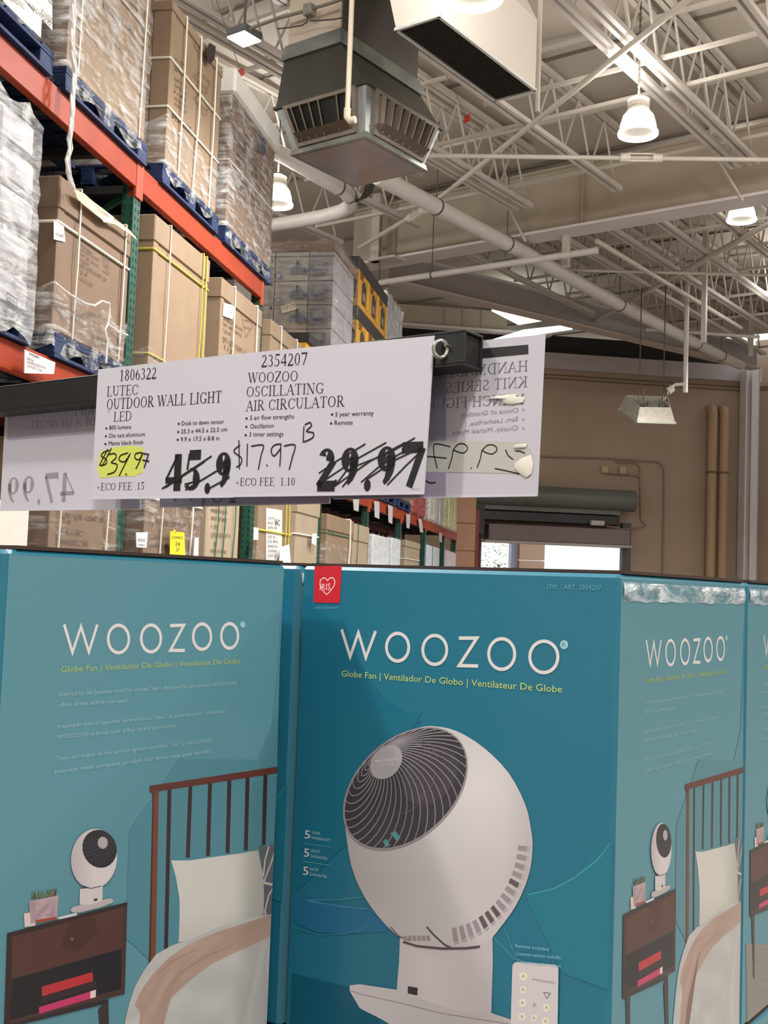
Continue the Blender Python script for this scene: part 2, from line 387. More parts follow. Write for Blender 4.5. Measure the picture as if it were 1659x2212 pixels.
# roof lining: sagging quilted blanket
mb = MB(); nx, ny = 60, 110; vs = []
cx0, cx1, by0, by1 = -21., 9., -10., 27.6
for j in range(ny+1):
    for i in range(nx+1):
        c = cx0+(cx1-cx0)*i/nx; b = by0+(by1-by0)*j/ny
        sag = .07*abs(math.sin(math.pi*b/1.5))*abs(math.sin(math.pi*(c-.2)/1.65)) + .012*math.sin(c*3.1+b*2.3)
        vs.append((c, b, ZDK-sag+.02))
fs = [(j*(nx+1)+i, (j+1)*(nx+1)+i, (j+1)*(nx+1)+i+1, j*(nx+1)+i+1) for j in range(ny) for i in range(nx)]
mb.add(vs, fs, True)
ceil = struct('ceiling', mb, DECK)
SEAM = mat('lining_seam', (120, 110, 98), .8, var=.1)
k = 0
b = -9.
sm = None
while b < 27:
    me = None
    mb = MB().box((-21, b-.012, ZDK+.0), (9, b+.012, ZDK+.03)); 
    o = bpy.data.objects.new('lining_strap', mb.mesh('lining_strap') if sm is None else sm); sm = sm or o.data
    if not o.data.materials: o.data.materials.append(SEAM); base_b = b
    COL.objects.link(o); o.parent = ceil; o.location = (0, b-base_b, -.035); b += 1.5

# far wall with door opening
D0 = WL.cut(1045, 1165, 2, 2.8); WD = D0[1]
WALLM = mat('wall_tan', (170, 149, 128), .75, var=.05, scale=.8, bump=.1, bscale=8)
w0, w1 = D0[0]-.12, WL.cut(1350, 1100, 1, WD)[0]
DZ = 2.8
mb = MB()
mb.box((w0-9, WD, 0), (w0, WD+.25, 7.6)); mb.box((w1, WD, 0), (14.0, WD+.25, 7.6)); mb.box((w0, WD, DZ), (w1, WD+.25, 7.6))
wall = struct('wall_back', mb, WALLM, WL, (w0, WD, 0))
seam = mat('wall_joint', (120, 98, 76), .9, var=0)
def onwall(x, y, off=0.): return WL.cut(x, y, 1, WD-off)
tf = []
for za in (6.86, 6.95):
    mb = MB().box((w0-9, WD-.02, za), (13.2, WD, za+.03)); tf.append(mb)
for i, mb in enumerate(tf): struct('trim_%d' % (i+1), mb, seam, WL, (w0, WD, 6.9))
struct('trim_3', MB().box((w0-9, WD-.12, 7.1), (13.9, WD-.0, 7.5)), mat('trim_pale', (186,176,176), .55, var=.05), WL, (w0, WD, 7.1))
struct('trim_4', MB().box((w0-9, WD-.02, 7.5), (13.9, WD+.1, 7.95)), mat('dark_band', (40,37,35), .8, var=.05), WL, (w0, WD, 7.5))
# right wall past the steel column
cr = BD.to(WL.wd((13.55, WD, 0)))
struct('wall_right', MB().box((cr[0], cr[1], 0), (9, cr[1]+.25, 8.2)), WALLM, BD, (cr[0], cr[1], 0))
struct('trim_5', MB().box((cr[0], cr[1]-.02, 6.9), (9, cr[1], 7.0)), seam, BD, (cr[0], cr[1], 6.9))
# outdoor ground beyond the door
struct('trim_6', MB().box((w0-8, WD+.25, -.05), (w1+8, WD+30, 0.02)), mat('pavement', (170,168,162), .8), WL, (w0, WD, 0))

# the rest of the hall, out of view
HALL = mat('hall_wall', (190, 180, 166), .8, var=.05, scale=.5)
struct('wall_front', MB().box((-20.8, -9.9, 0), (8.8, -9.6, 8.05)), HALL, BD, (-20, -9.9, 0))
struct('wall_side', MB().box((8.85, -9.9, 0), (9.0, cr[1]-.05, 8.05)), HALL, BD, (8.85, 0, 0))
struct('wall_left', MB().box((-21., -9.9, 0), (-20.85, 27, 8.05)), HALL, BD, (-21, 0, 0))
# roller shutter above the door
q = lambda x, y, off=0.: onwall(x, y, off)
SH = mat('shutter_housing', (112, 114, 108), .4, .1, var=.08, scale=4)
t = Thing('door_1', 'dark grey roller shutter housing above the bright loading doorway', 'shutter', WL, (w0, WD-.3, 3.0))
for k_ in ('label', 'category'): del t.o[k_]
t.o['kind'] = 'structure'
zt = q(1176,1050,.3)[2]; zb = q(1176,1108,.3)[2]; xa = q(1020,1100,.3)[0]-.05; xb = q(1365,1090,.3)[0]
r = (zt-zb)/2*.84
pts = [(xa, WD-.42, (zt+zb)/2+.05), (xb, WD-.42, (zt+zb)/2+.05)]
t.part('shutter_roll', MB().rod(pts[0], pts[1], r*.95, 28), SH)
t.part('roll_hood', MB().box((xa, WD-.42, (zt+zb)/2+.05), (xb-.1, WD-.02, zt-.02)).box((xa, WD-.46, zb+.02), (xb-.35, WD-.02, zb+.12)), SH)
t.part('lower_track_box', MB().box((xa+.1, WD-.45, q(1176,1128,.5)[2]), (xb-.35, WD-.05, zb), .02), mat('track_box', (56,55,58), .4, .2))
z1_, z0_ = q(1100,1125,.5)[2], q(1100,1166,.5)[2]
lw0 = q(1056,1150,.5)[0]; lw1 = q(1362,1150,.5)[0]
t.part('door_header', MB().box((lw0, WD-.5, z0_-.02), (lw1, WD-.04, z1_-.08), .02), mat('header_mauve', (128,114,116), .5, var=.06))
t.part('header_lip', MB().box((lw0-.1, WD-.54, z0_-.07), (lw1+.02, WD-.04, z0_-.02)), mat('header_lip', (190,178,176), .5))
bx = q(1290,1130,.55)
t.part('limit_switch', MB().box((bx[0]-.17, WD-.62, bx[2]-.06), (bx[0]+.17, WD-.5, bx[2]+.06), .01), mat('switch_grey', (190,190,186), .5))
t.part('side_guide', MB().box((w1-.12, WD-.2, 0), (w1+.1, WD-.02, 3.35)), mat('guide_dark', (96,86,86), .5))
t.part('side_guide', MB().box((w0-.2, WD-.2, 0), (w0+.02, WD-.02, 3.35)), mat('guide_red', (96,48,44), .5))
t.part('bracket', MB().box((w0-.25, WD-.5, 2.9), (w0-.0, WD-.1, 3.9)), mat('track_box', (56,55,58), .4))
t.part('cable', MB().tube([q(1310,1136,.55), q(1345,1143,.4), q(1380,1140,.2), q(1395,1135,.1), q(1384,1122,.05), q(1382,1010,.05), q(1376,1001,.05), q(1330,998,.05)], .018, 6), mat('conduit_tan', (150,128,104), .5))
for i, (x, y) in enumerate(((1304,1015), (1343,1017))):
    p = q(x, y, 0)
    single('wall_sensor', MB().box((p[0]-.09, WD-.12, p[2]-.09), (p[0]+.09, WD, p[2]+.09), .02), mat('sensor_tan', (196,170,136), .6),
           ['small square tan junction box on wall, left of two', 'small square tan junction box on wall, right of two above cable'][i], 'junction box', WL, (p[0], WD, p[2]), 'junction boxes on the far wall')
single('conduit', MB().tube([q(1304,1016,.03), q(1318,1024,.03), q(1345,1026,.03), q(1372,1027,.03), q(1383,1034,.03)], .025, 6), MATS['conduit_tan'],
       'thin tan conduit drooping between the two junction boxes', 'conduit', WL, q(1304,1016,.03))
single('conduit', MB().tube([q(1160,986,.03), q(1300,990,.03), q(1420,998,.03), q(1430,1003,.03), q(1434,1016,.03), q(1434,1100,.03), q(1431,1250,.03)], .022, 6), MATS['conduit_tan'],
       'long thin tan conduit on the wall bending down right of shutter', 'conduit', WL, q(1300,990,.03))
# twin wall pipes
for i, (xa_, xb_, yt) in enumerate(((1531,1551,872), (1556,1576,872))):
    pa = q(xa_, 880, .2); pb = q(xb_, 880, .2); rr = (pb[0]-pa[0])/2*.95; xc = (pa[0]+pb[0])/2-.02; zt_ = q(1540, yt, .2)[2]-rr
    th = Thing('wall_pipe', ['left thick tan pipe running up the far wall', 'right thick tan pipe running up the far wall, nearest steel column'][i], 'pipe', WL, (xc, WD-.2, 0), 'twin wall pipes')
    th.part('pipe', MB().tube([(xc, WD-.22, 0.0)] + [(xc, WD-.22, z) for z in (2, 4, zt_-rr)] + [(xc, WD-.2, zt_-.3*rr), (xc, WD-.12, zt_), (xc, WD-.0, zt_)], rr, 16), mat('pipe_tan', (178,148,116), .55, var=.05))
    th.part('clamp', MB().lathe((xc, WD-.22, q(1535,1023,.2)[2]), [(rr*1.02, 0), (rr*1.15, .01), (rr*1.15, .05), (rr*1.02, .06)], 16), mat('clamp_tan', (120,98,78), .5))
struct('trim_7', MB().box((q(1605,1000)[0], WD-.03, 0), (q(1612,1000)[0], WD, 6.6)), seam, WL, (12.9, WD, 0))
# steel column in the corner
ca = q(1607,900,.35)[0]; cb = q(1637,900,.35)[0]
col = Thing('steel_column', 'pale grey steel column in the far right corner', 'column', WL, (ca, WD-.35, 0))
col.part('flange', MB().box((ca, WD-.45, 0), (ca+.035, WD-.1, 7.35)), FLANGE); col.part('flange', MB().box((cb-.035, WD-.45, 0), (cb, WD-.1, 7.35)), FLANGE)
col.part('web', MB().box((ca+.03, WD-.3, 0), (cb-.03, WD-.26, 7.35)), FLANGE)
col.part('face_plate', MB().box((ca+(cb-ca)*.42, WD-.45, 0), (cb, WD-.42, 7.35)), mat('column_light', (214,208,206), .5))
# pillar at the end of the racks
pl = WL.cut(981, 1150, 1, WD-3); pr = WL.cut(1027, 1150, 1, WD-3)
pil = Thing('masonry_pillar', 'salmon block pillar at the far end of the racks', 'pillar', WL, (pl[0], WD-3, 0))
BRK = mat('salmon_block', (196, 150, 122), .8, var=.05, bump=.1)
bh = .6
me0 = None
for i in range(8):
    o = pil.part('block', MB().box((pl[0], WD-3, .004), (pr[0], WD-2.6, bh-.008), .012) if me0 is None else me0, BRK); me0 = me0 or o.data
    o.location = (0, 0, i*bh)
pil.part('core', MB().box((pl[0]+.02, WD-2.98, 0), (pr[0]-.02, WD-2.62, 4.8)), mat('mortar', (140,104,84), .9))
pil.part('corner_guard', MB().box((pr[0], WD-2.95, 0), (pr[0]+.09, WD-2.7, 3.3)), mat('guard_red', (130,52,44), .5))
# outside: pillar and foliage seen through the doorway
oa = WL.cut(1122, 1200, 1, WD+5); ob = WL.cut(1177, 1200, 1, WD+5)
op = Thing('outside_pillar', 'pale salmon block pillar standing outside the doorway', 'pillar', WL, (oa[0], WD+5, 0.02))
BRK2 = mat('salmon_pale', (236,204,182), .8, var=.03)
me0 = None
for i in range(6):
    o = op.part('block', MB().box((oa[0], WD+5, .024), (ob[0], WD+5.4, .62), .012) if me0 is None else me0, BRK2); me0 = me0 or o.data
    o.location = (0, 0, i*.615)
op.part('side_strip', MB().box((oa[0]-.22, WD+5.1, 0.02), (oa[0]-.01, WD+5.4, 3.7)), mat('strip_blue', (190,200,225), .6))
mb = MB(); p0 = WL.cut(1075, 1200, 1, WD+9)
for i in range(900):
    a = random.uniform(0, 6.28); rr = random.random()**.5*1.1; x = p0[0]+rr*math.cos(a)*.95-.1; z = 2.4+random.uniform(-1.3, 1.3); y = WD+9+random.uniform(-.6, .6)
    s_ = .05; d = Vector((random.uniform(-1,1), random.uniform(-1,1), random.uniform(-1,1))).normalized()*s_; e = d.cross(Vector((0,0,1)))
    mb.add([(x-d.x, y-d.y, z-d.z), (x+e.x, y+e.y, z+e.z+.02), (x+d.x, y+d.y, z+d.z), (x-e.x, y-e.y, z-e.z)], [(0,1,2,3)])
tr = Thing('leafy_tree', 'sunlit leafy tree outside, left in the doorway', 'tree', WL, (p0[0], WD+9, 0.02))
tr.part('crown', mb, mat('leaf_pale', (214,222,204), .6, var=.2), kind='stuff')
tr.part('trunk', MB().rod((p0[0], WD+9, .02), (p0[0]+.05, WD+9, 2.4), .09, 8, .05), mat('bark', (120,105,90), .9))

# ================================================================== roof steel
# deep plate girder across the roof
g = Thing('plate_girder', 'deep solid plate girder crossing the roof, its pale lower flange in view', 'girder', BD, (-11.9, 15.0, 7.0))
GX0, GX1 = -11.9, 4.
g.part('web', MB().box((GX0, 14.97, 7.03), (GX1, 15.0, 7.98)), STEELG)
g.part('lower_flange', MB().box((GX0, 14.78, 6.99), (GX1, 15.22, 7.03)), FLANGE)
g.part('upper_flange', MB().box((GX0, 14.93, 7.98), (GX1, 15.2, 8.02)), STEELG)
me0 = None
for c in (-11.0, -7.55, -4.2, -.8, 2.6):
    o = g.part('stiffener', MB().box((-11.0, 14.9, 7.03), (-10.98, 14.97, 7.98)) if me0 is None else me0, STEELG); me0 = me0 or o.data; o.location = (c+11.0, 0, 0)
# diagonal eave girder down to the corner column
A0 = BD.cut(838, 607, 2, 6.95); A1 = BD.cut(1632, 797, 2, 6.95)
A0 = Vector((A0[0], A0[1], 6.95)); A1 = Vector((A1[0], A1[1], 6.95))
g2 = Thing('diagonal_girder', 'long pale girder running diagonally from plate girder to corner column', 'girder', BD, A0)
uz = Vector((0,0,1))
g2.part('web', MB().bar(A0+uz*.26, A1+uz*.26, .03, .46), mat('girder_mauve', (172,164,164), .55, var=.05))
g2.part('lower_flange', MB().bar(A0, A1, .3, .035), mat('flange_dusty', (198,182,172), .55, var=.05))
g2.part('upper_flange', MB().bar(A0+uz*.5, A1+uz*.5, .22, .03), FLANGE)

# open-web joists
def joist_meshes():
    top = MB(); bot = MB(); L = 1.0
    return top, bot
WEB = {}
def joist(c, b0, b1, label, group, ztop=ZT, per=.76, off=12.24-.38, rodr=.016):
    th = Thing('roof_joist', label, 'joist', BD, (c, b0, ZC), group)
    bot = MB().bar((c-.045, b0, ZC+.02), (c-.045, b1, ZC+.02), .05, .05).bar((c+.045, b0, ZC+.02), (c+.045, b1, ZC+.02), .05, .05).box((c-.07, b0, ZC+.045), (c+.07, b1, ZC+.052))
    th.part('bottom_chord', bot, mat('chord_paint', (206,198,190), .4, var=.06, scale=2))
    top = MB().box((c-.075, b0, ztop-.01), (c-.012, b1, ztop+.055)).box((c+.012, b0, ztop-.01), (c+.075, b1, ztop+.055))
    th.part('top_chord', top, STEELW)
    n0 = math.ceil((b0-off)/per)
    k = n0; 
    while off+(k+1)*per <= b1+.2:
        bb = off+k*per
        for s_, (ya, yb) in enumerate(((bb, bb+per/2), (bb+per, bb+per/2))):
            if min(ya, yb) < b0-.05: continue
            key = s_
            me = WEB.get(key)
            if me is None:
                m_ = MB().rod((0, 0, ZC+.04), (0, yb-ya, ztop), rodr, 6); me = m_.mesh('web_rod'); me.materials.append(STEELW); WEB[key] = me
            o = bpy.data.objects.new('web_rod', me); COL.objects.link(o); o.parent = th.o; o.location = (0, ya-b0, -ZC)
        k += 1
    return th
NEAR = [(-4.75, 'right of a close pair, ending beside the near high-bay lamp'), (-5.0, 'left of a close pair, behind the near high-bay lamp'),
        (-6.66, 'single joist passing behind the louvred heater box'), (-8.06, 'right of the close pair right of the dropped duct'),
        (-8.30, 'left of the close pair right of the dropped duct'), (-10.0, 'joist left of the dropped duct, above tall pallets'),
        (-3.55, 'joist in the top right corner of the roof'), (-1.9, 'joist beyond the right edge of view'), (-11.6, 'leftmost joist far above the racks')]
for c, lb in NEAR: joist(c, 2.0 if c > -9 else 5, 14.25, 'pale open-web roof joist, '+lb, 'roof joists before the plate girder')
FAR = [(-9.17, 23.5), (-8.33, 25.8), (-7.48, 26.2), (-6.70, 26.2), (-5.87, 26.2), (-5.05, 26.2), (-4.2, 26.2), (-3.4, 26.2), (-10.1, 20.5)]
nm = ['nearest the white pipe', 'next right of the white pipe', 'second right of the white pipe', 'third right of the white pipe', 'below the far high-bay lamp', 'right of the far lamp', 'near the right edge', 'beyond the right edge', 'shortest, at the diagonal girder']
for (c, be), l in zip(FAR, nm): joist(c, 15.3, be, 'pale open-web joist behind the plate girder, '+l, 'roof joists behind the plate girder')
# bridging rods across joists
BR = [(11.05, ZC+.1, -6.9, 0.), (11.75, ZC+.08, -8.4, 0.), (11.46, ZT-.03, -11, 0.), (9.1, ZT-.03, -11, 0.), (8.9, ZC+.1, -11, -5.), (13.6, ZC+.1, -11.6, 0.), (13.3, ZT-.05, -11.6, 0.), (6.4, ZC+.1, -11, 0),
      (16.7, ZC+.1, -10.6, 0.), (17.9, ZC+.1, -10.4, 0.), (17.6, ZT-.03, -10.4, 0.), (19.2, ZC+.1, -10, 0.), (20.8, ZC+.1, -9.6, 0.), (20.6, ZT-.03, -9.6, 0.), (22.4, ZC+.1, -9.2, 0.), (24.0, ZC+.1, -8.7, 0.), (23.8, ZT-.03, -8.7, 0), (25.4, ZC+.1, -8.4, 0)]
ORD = ['first', 'second', 'third', 'fourth', 'fifth', 'sixth', 'seventh', 'eighth', 'ninth', 'tenth']
for i, (b, z, c0, c1) in enumerate(BR):
    same = sorted(q_[0] for q_ in BR if (q_[1] > 7.6) == (z > 7.6) and (q_[0] > 15) == (b > 15)); od = ORD[same.index(b)]
    single('bridging_angle', MB().bar((c0, b, z), (c1, b, z), .04, .045), STEELW,
           ('%s nearest pale bridging angle across the %s chords %s' % (od, 'upper' if z > 7.6 else 'lower', ['before the plate girder', 'behind the plate girder'][b > 15])),
           'bridging', BD, (c0, b, z), 'bridging angles across the joists, %s %s' % ('upper' if z > 7.6 else 'lower', 'far' if b > 15 else 'near'))
# tie rods with turnbuckles
def P2(x, y, z): return BD.cut(x, y, 2, z)
def tie(label, pts, r=.028, tb=None):
    th = Thing('tie_rod', label, 'tie rod', BD, pts[0], 'diagonal tie rods under the roof')
    th.part('rod', MB().rod(pts[0], pts[-1], r, 10), STEELW)
    if tb:
        d = (Vector(pts[-1])-Vector(pts[0])).normalized(); c = Vector(tb); u = d.cross(Vector((0,0,1))).normalized()
        m_ = MB().rod(c-d*.26, c-d*.14, r*1.9, 8).rod(c+d*.14, c+d*.26, r*1.9, 8).bar(c-d*.18+Vector((0,0,.045)), c+d*.18+Vector((0,0,.045)), .05, .02).bar(c-d*.18-Vector((0,0,.045)), c+d*.18-Vector((0,0,.045)), .05, .02)
        th.part('turnbuckle', m_, mat('turnbuckle_paint', (214,206,190), .4))
    return th
ZB = 7.1
tie('pale tie rod crossing diagonally behind the near high-bay lamp, top right', [P2(1520,-28,7.12), P2(938,437,7.12)], .034)
tie('short thick tie rod with turnbuckle above the yellow boxes', [P2(935,440,7.10), P2(776,535,7.10)], .036, P2(902,462,7.10))
tie('long level tie rod with turnbuckle below the near high-bay lamp', [P2(915,336,7.05), P2(1720,346,7.05)], .03, P2(1385,341,7.05))
tie('pale tie rod slanting down to the diagonal girder', [P2(1720,450,7.14), P2(1283,694,7.14)], .045)
tie('thin level tie rod behind the plate girder on the right', [P2(1228,583,7.02), P2(1720,596,7.02)], .028)
tie('short thin tie rod reaching the corner column top', [P2(1395,712,6.98), P2(1640,728,6.98)], .035)
tie('long tie from girder bracket down to wall corner', [P2(1290,521,6.93), P2(1600,708,6.93)], .04)
# kicker braces from joist ends to the girder flange
for i, (a, b) in enumerate((((1551,347),(1605,434)), ((1090,436),(1135,522)))):
    p, r_ = BD.cut(a[0], a[1], 1, 14.6), BD.cut(b[0], b[1], 1, 14.8)
    single('kicker_brace', MB().bar(p, r_, .04, .03), STEELW, ['thin brace from right joist end to the plate girder flange', 'thin brace on the plate girder left of centre'][i], 'brace', BD, p, 'kicker braces on the plate girder')
# hanger bracket column at girder, left
hp = BD.cut(806, 500, 1, 14.6)
single('hanger_post', MB().bar((hp[0], 14.7, 6.95), (hp[0], 14.7, 8.1), .16, .1, (0,1,0)).box((hp[0]-.1, 14.6, 6.95), (hp[0]+.45, 14.95, 6.99)), STEELW, 'short pale post on the plate girder above the yellow boxes', 'post', BD, (hp[0], 14.7, 6.95))
hq = BD.cut(1278, 512, 2, 7.2)
single('hanger_post', MB().box((hq[0]-.05, 15.06, 6.5), (hq[0]+.05, 15.14, 6.99)), STEELW, 'short pale bracket under the plate girder flange, centre right', 'post', BD, (hq[0], 15.1, 6.5))
# rods down from deck at far bay
for i, (x, b) in enumerate(((1225, 17.5), (1520, 19.0), (1622, 24.0))):
    p = BD.cut(x, 560 if i == 0 else (740 if i == 1 else 770), 1, b)
    single('hanger_post', MB().box((p[0]-.04, b-.04, p[2]), (p[0]+.04, b+.04, 8.1)), STEELW, ['short vertical post hanging right of the white pipe', 'vertical post between far joists', 'vertical post above the corner column'][i], 'post', BD, (p[0], b, p[2]))
# sprinkler main and pipes
PIPEM = mat('white_pipe', (206, 200, 194), .4, var=.04)
def pipe(name, label, pts, r, cat='pipe', rings=(), m=None, n=14):
    th = Thing(name, label, cat, BD, pts[0])
    th.part('pipe', MB().tube(pts, r, n), m or PIPEM)
    for (t_, rr) in rings:
        k_ = min(int(t_*(len(pts)-1)), len(pts)-2); a, b = Vector(pts[k_]), Vector(pts[k_+1]); f_ = t_*(len(pts)-1)-k_
        p = a.lerp(b, f_); d = (b-a).normalized()
        th.part('hanger_ring', MB().rod(p-d*.012, p+d*.012, rr, n), mat('ring_dark', (90,84,78), .5))
        th.part('hanger_wire', MB().rod(p+Vector((0,0,rr)), p+Vector((0,0,1.2)), .008, 5), mat('ring_dark', (90,84,78), .5))
    return th
a = P2(815, 380, 6.8); b = P2(1130, 545, 6.8); c = P2(1367, 674, 6.8); d = P2(1600, 789, 6.8)
pipe('sprinkler_main', 'thick white pipe running back beneath the girders to the corner column', [a, b, c, d], .112, rings=((.12, .125), (.29, .125), (.62, .125), (.85, .125), (.93, .125)))
pts = [P2(560, 305, 6.9), P2(640, 352, 6.9), P2(708, 392, 6.9), P2(742, 410, 6.9), P2(758, 427, 6.9), P2(757, 444, 6.9), P2(738, 456, 6.9), P2(700, 467, 6.9), P2(640, 478, 6.9), P2(540, 495, 6.9)]
pipe('elbow_pipe', 'thick cream pipe making a U-bend under the dropped duct', pts, .10, rings=((.42, .11), (.3, .11)))
pts = [P2(700, 632, 6.58), P2(833, 609, 6.58), P2(1290, 541, 6.58)]
pipe('branch_pipe', 'thin white jointed pipe hanging below the plate girder flange', pts, .05, rings=((.45, .055), (.62, .055)))
# lower roof and skylight past the diagonal girder
ld = 25.2
fa = WL.cut(855, 655, 1, ld); fb = WL.cut(1260, 735, 1, ld)
f1 = WL.cut(870, 652, 1, ld); f2 = WL.cut(870, 700, 1, ld); f3 = WL.cut(870, 712, 1, ld)
lb_ = Thing('eave_beam', 'tan steel eave beam behind the wrapped pallet, below diagonal girder', 'beam', WL, (f2[0]-3, ld, f2[2]))
lb_.part('web', MB().box((f2[0]-3, ld, f2[2]), (WL.cut(1095,700,1,ld)[0], ld+.05, f1[2]-.05)), STEELG)
lb_.part('lower_flange', MB().box((f2[0]-3, ld-.15, f2[2]-.05), (WL.cut(1190,700,1,ld)[0], ld+.15, f2[2])), FLANGE)
for x in (960, 1000, 1040):
    p = WL.cut(x, 680, 1, ld); lb_.part('splice_plate', MB().box((p[0]-.012, ld-.03, f2[2]), (p[0]+.012, ld, f1[2]-.05)), STEELG)
struct('window_1', MB().hexa([WL.cut(x, y, 2, 7.42) for x, y in ((1062,672),(1098,664),(1170,694),(1120,702))], [WL.cut(x, y, 2, 7.42)+Vector((0,0,.04)) for x, y in ((1062,672),(1098,664),(1170,694),(1120,702))]),
       mat('skylight_glow', (236,246,240), .5, var=0, emit=2.2), WL, (7, WD-2, 7.4))
struct('window_2', MB().hexa([WL.cut(x, y, 2, 7.3) for x, y in ((1060,738),(1130,716),(1238,704),(1236,712))], [WL.cut(x, y, 2, 7.3)+Vector((0,0,.04)) for x, y in ((1060,738),(1130,716),(1238,704),(1236,712))]),
       MATS['skylight_glow'], WL, (7, WD-2, 7.3))
# ---------------------------------------------------------------- high-bay lamps
def lamp(label, c, b, z, chain_to=8.14, on=True, group='glowing high-bay lamps'):
    th = Thing('high_bay_lamp', label, 'lamp', BD, (c, b, z), group)
    R = .2; prof = [(R*1.04, -.005), (R*1.04, .025), (R*.97, .03), (R*.93, .1), (R*.8, .19), (R*.62, .235), (R*.5, .24)]
    inner = [(R*.5, .27), (R*.76, .215), (R*.9, .12), (R*.96, .02), (R*1.03, -.005)]
    th.part('reflector', MB().lathe((c, b, z), prof, 28), mat('lit_acrylic', (255, 250, 232), .4, var=0, emit=1.5))
    th.part('rim', MB().lathe((c, b, z), [(R*.9, 0), (R*1.05, -.008), (R*1.06, .012), (R*.97, .02)], 28), mat('lamp_rim', (255,255,250), .4, var=0, emit=1.6))
    th.part('lens', MB().lathe((c, b, z+.03), [(.001, -.01), (R*.5, -.008), (R*.94, 0)], 28), mat('lamp_lens', (206, 202, 190), .5, var=0, emit=.5))
    th.part('ballast_housing', MB().lathe((c, b, z+.235), [(.1, 0), (.115, .03), (.09, .05), (.115, .06), (.115, .13), (.06, .16), (.001, .165)], 20), mat('ballast_pale', (216,210,196), .4))
    ch = MB()
    zz = z+.43
    while zz < chain_to:
        ch.box((c-.012, b-.004, zz), (c+.012, b+.004, zz+.035)); ch.box((c-.004, b-.012, zz+.03), (c+.004, b+.012, zz+.07)); zz += .065
    th.part('chain', ch, mat('chain_steel', (120,114,104), .4, .6))
    if on:
        glow = group != 'unseen lamps'; dim = .25 if b > 12.5 else 1.
        L = bpy.data.lights.new('lamp_light', 'SPOT'); L.energy = LAMP_W*1.9; L.spot_size = math.radians(150); L.spot_blend = .6; L.shadow_soft_size = .2; L.color = (1.0, .975, .95)
        lo = bpy.data.objects.new('lamp_light', L); COL.objects.link(lo); lo.parent = th.o; lo.location = (0, 0, -.06)
        L2 = bpy.data.lights.new('lamp_glow', 'POINT'); L2.energy = LAMP_W*(.16 if glow else .5)*dim; L2.shadow_soft_size = .35; L2.color = (1, .975, .95)
        l2 = bpy.data.objects.new('lamp_glow', L2); COL.objects.link(l2); l2.parent = th.o; l2.location = (0, 0, .55)
    return th
lp = [((1378, 290), 'bright bell-shaped high-bay lamp hanging on a chain, top right'), ((598, 443), 'bright bell-shaped high-bay lamp left of the dropped duct, half behind pallet'),
      ((1602, 476), 'bright high-bay lamp behind the plate girder, right edge'), ((1022, -6), 'high-bay lamp cut off by the top edge above the louvred box')]
for (x, y), l in lp:
    zl = {1602: 6.95, 1022: 5.6}.get(x, 6.4)
    p = P2(x, y, zl); lamp(l, p[0], p[1], zl)
for c, b in ((-2, 4.5), (-5.5, 1.5), (3, 8), (1, -1), (-10.5, -3), (-3.5, -4), (2.5, 16.4), (-6.2, 20.5), (6.5, 3), (5, -6), (-14, 9), (-11, 4.5), (-1, 12), (5.5, 21)):
    lamp('high-bay lamp of the same roof grid, outside the view', c, b, 6.5, group='unseen lamps')
# chain hanging under the cut-off lamp
p = P2(1023, 4, 6.3)
# small square flood light
p = P2(527, 84, 6.6)
th = Thing('flood_light', 'small square white flood light among the trusses above tan carton', 'light', BD, (p[0], p[1], 6.6))
th.part('lens', MB().box((p[0]-.11, p[1]-.11, 6.59), (p[0]+.11, p[1]+.11, 6.61)), mat('flood_lens', (240,250,255), .4, var=0, emit=2.5))
th.part('housing', MB().box((p[0]-.125, p[1]-.125, 6.605), (p[0]+.125, p[1]+.125, 6.68), .015), mat('housing_grey', (90,90,88), .5))
th.part('stem', MB().rod((p[0], p[1], 6.67), (p[0], p[1], 7.3), .012, 6), mat('housing_grey', (90,90,88), .5))

# ---------------------------------------------------------------- dropped duct with grilles
zl, zh, zs = 5.32, 5.75, 6.2
lo = [(-6.43, 7.22), (-5.66, 7.22), (-5.66, 8.07), (-6.43, 8.07)]
hi = [(-6.63, 7.17), (-5.63, 7.17), (-5.63, 8.29), (-6.63, 8.29)]
sh = [(-6.60, 7.22), (-5.97, 7.22), (-5.97, 8.42), (-6.60, 8.42)]
du = Thing('dropped_duct', 'dark steel supply duct dropping from the roof with two side grilles', 'duct', BD, (-6.1, 7.7, zl))
L3 = lambda R_, z: [(x, y, z) for x, y in R_]
du.part('diffuser_box', MB().hexa(L3(lo, zl), L3(hi, zh)), GALV)
du.part('bottom_rim', MB().hexa([(x+(.03 if x > -6 else -.03), y+(.03 if y > 7.5 else -.03), zl-.02) for x, y in lo], [(x+(.02 if x > -6 else -.02), y+(.02 if y > 7.5 else -.02), zl+.03) for x, y in lo]), GALV)
cc = (-6.045, 7.645, zl+.05)
b4 = L3([(-6.42, 7.23), (-5.67, 7.23), (-5.67, 8.06), (-6.42, 8.06)], zl-.022)
du.part('bottom_pan', MB().add(b4+[(cc[0], cc[1], zl-.055)], [(1,0,4), (2,1,4), (3,2,4), (0,3,4)]), mat('pan_steel', (150,142,148), .3, .35, var=.12, scale=3))
du.part('transition', MB().hexa(L3([(x+(.0 if x > -6 else -.0), y) for x, y in hi], zh), L3(sh, zs)), GALVD)
du.part('hip_rim', MB().hexa([(x+(.018 if x > -6 else -.018), y+(.018 if y > 7.5 else -.018), zh-.015) for x, y in hi], [(x+(.018 if x > -6 else -.018), y+(.018 if y > 7.5 else -.018), zh+.01) for x, y in hi]), mat('rim_dark', (58,58,56), .5, .4))
du.part('collar', MB().hexa(L3([(x+(.025 if x > -6 else -.025), y+(.025 if y > 7.5 else -.025)) for x, y in sh], zs-.01), L3([(x+(.0 if x > -6 else -.0), y) for x, y in sh], zs+.13)), GALV)
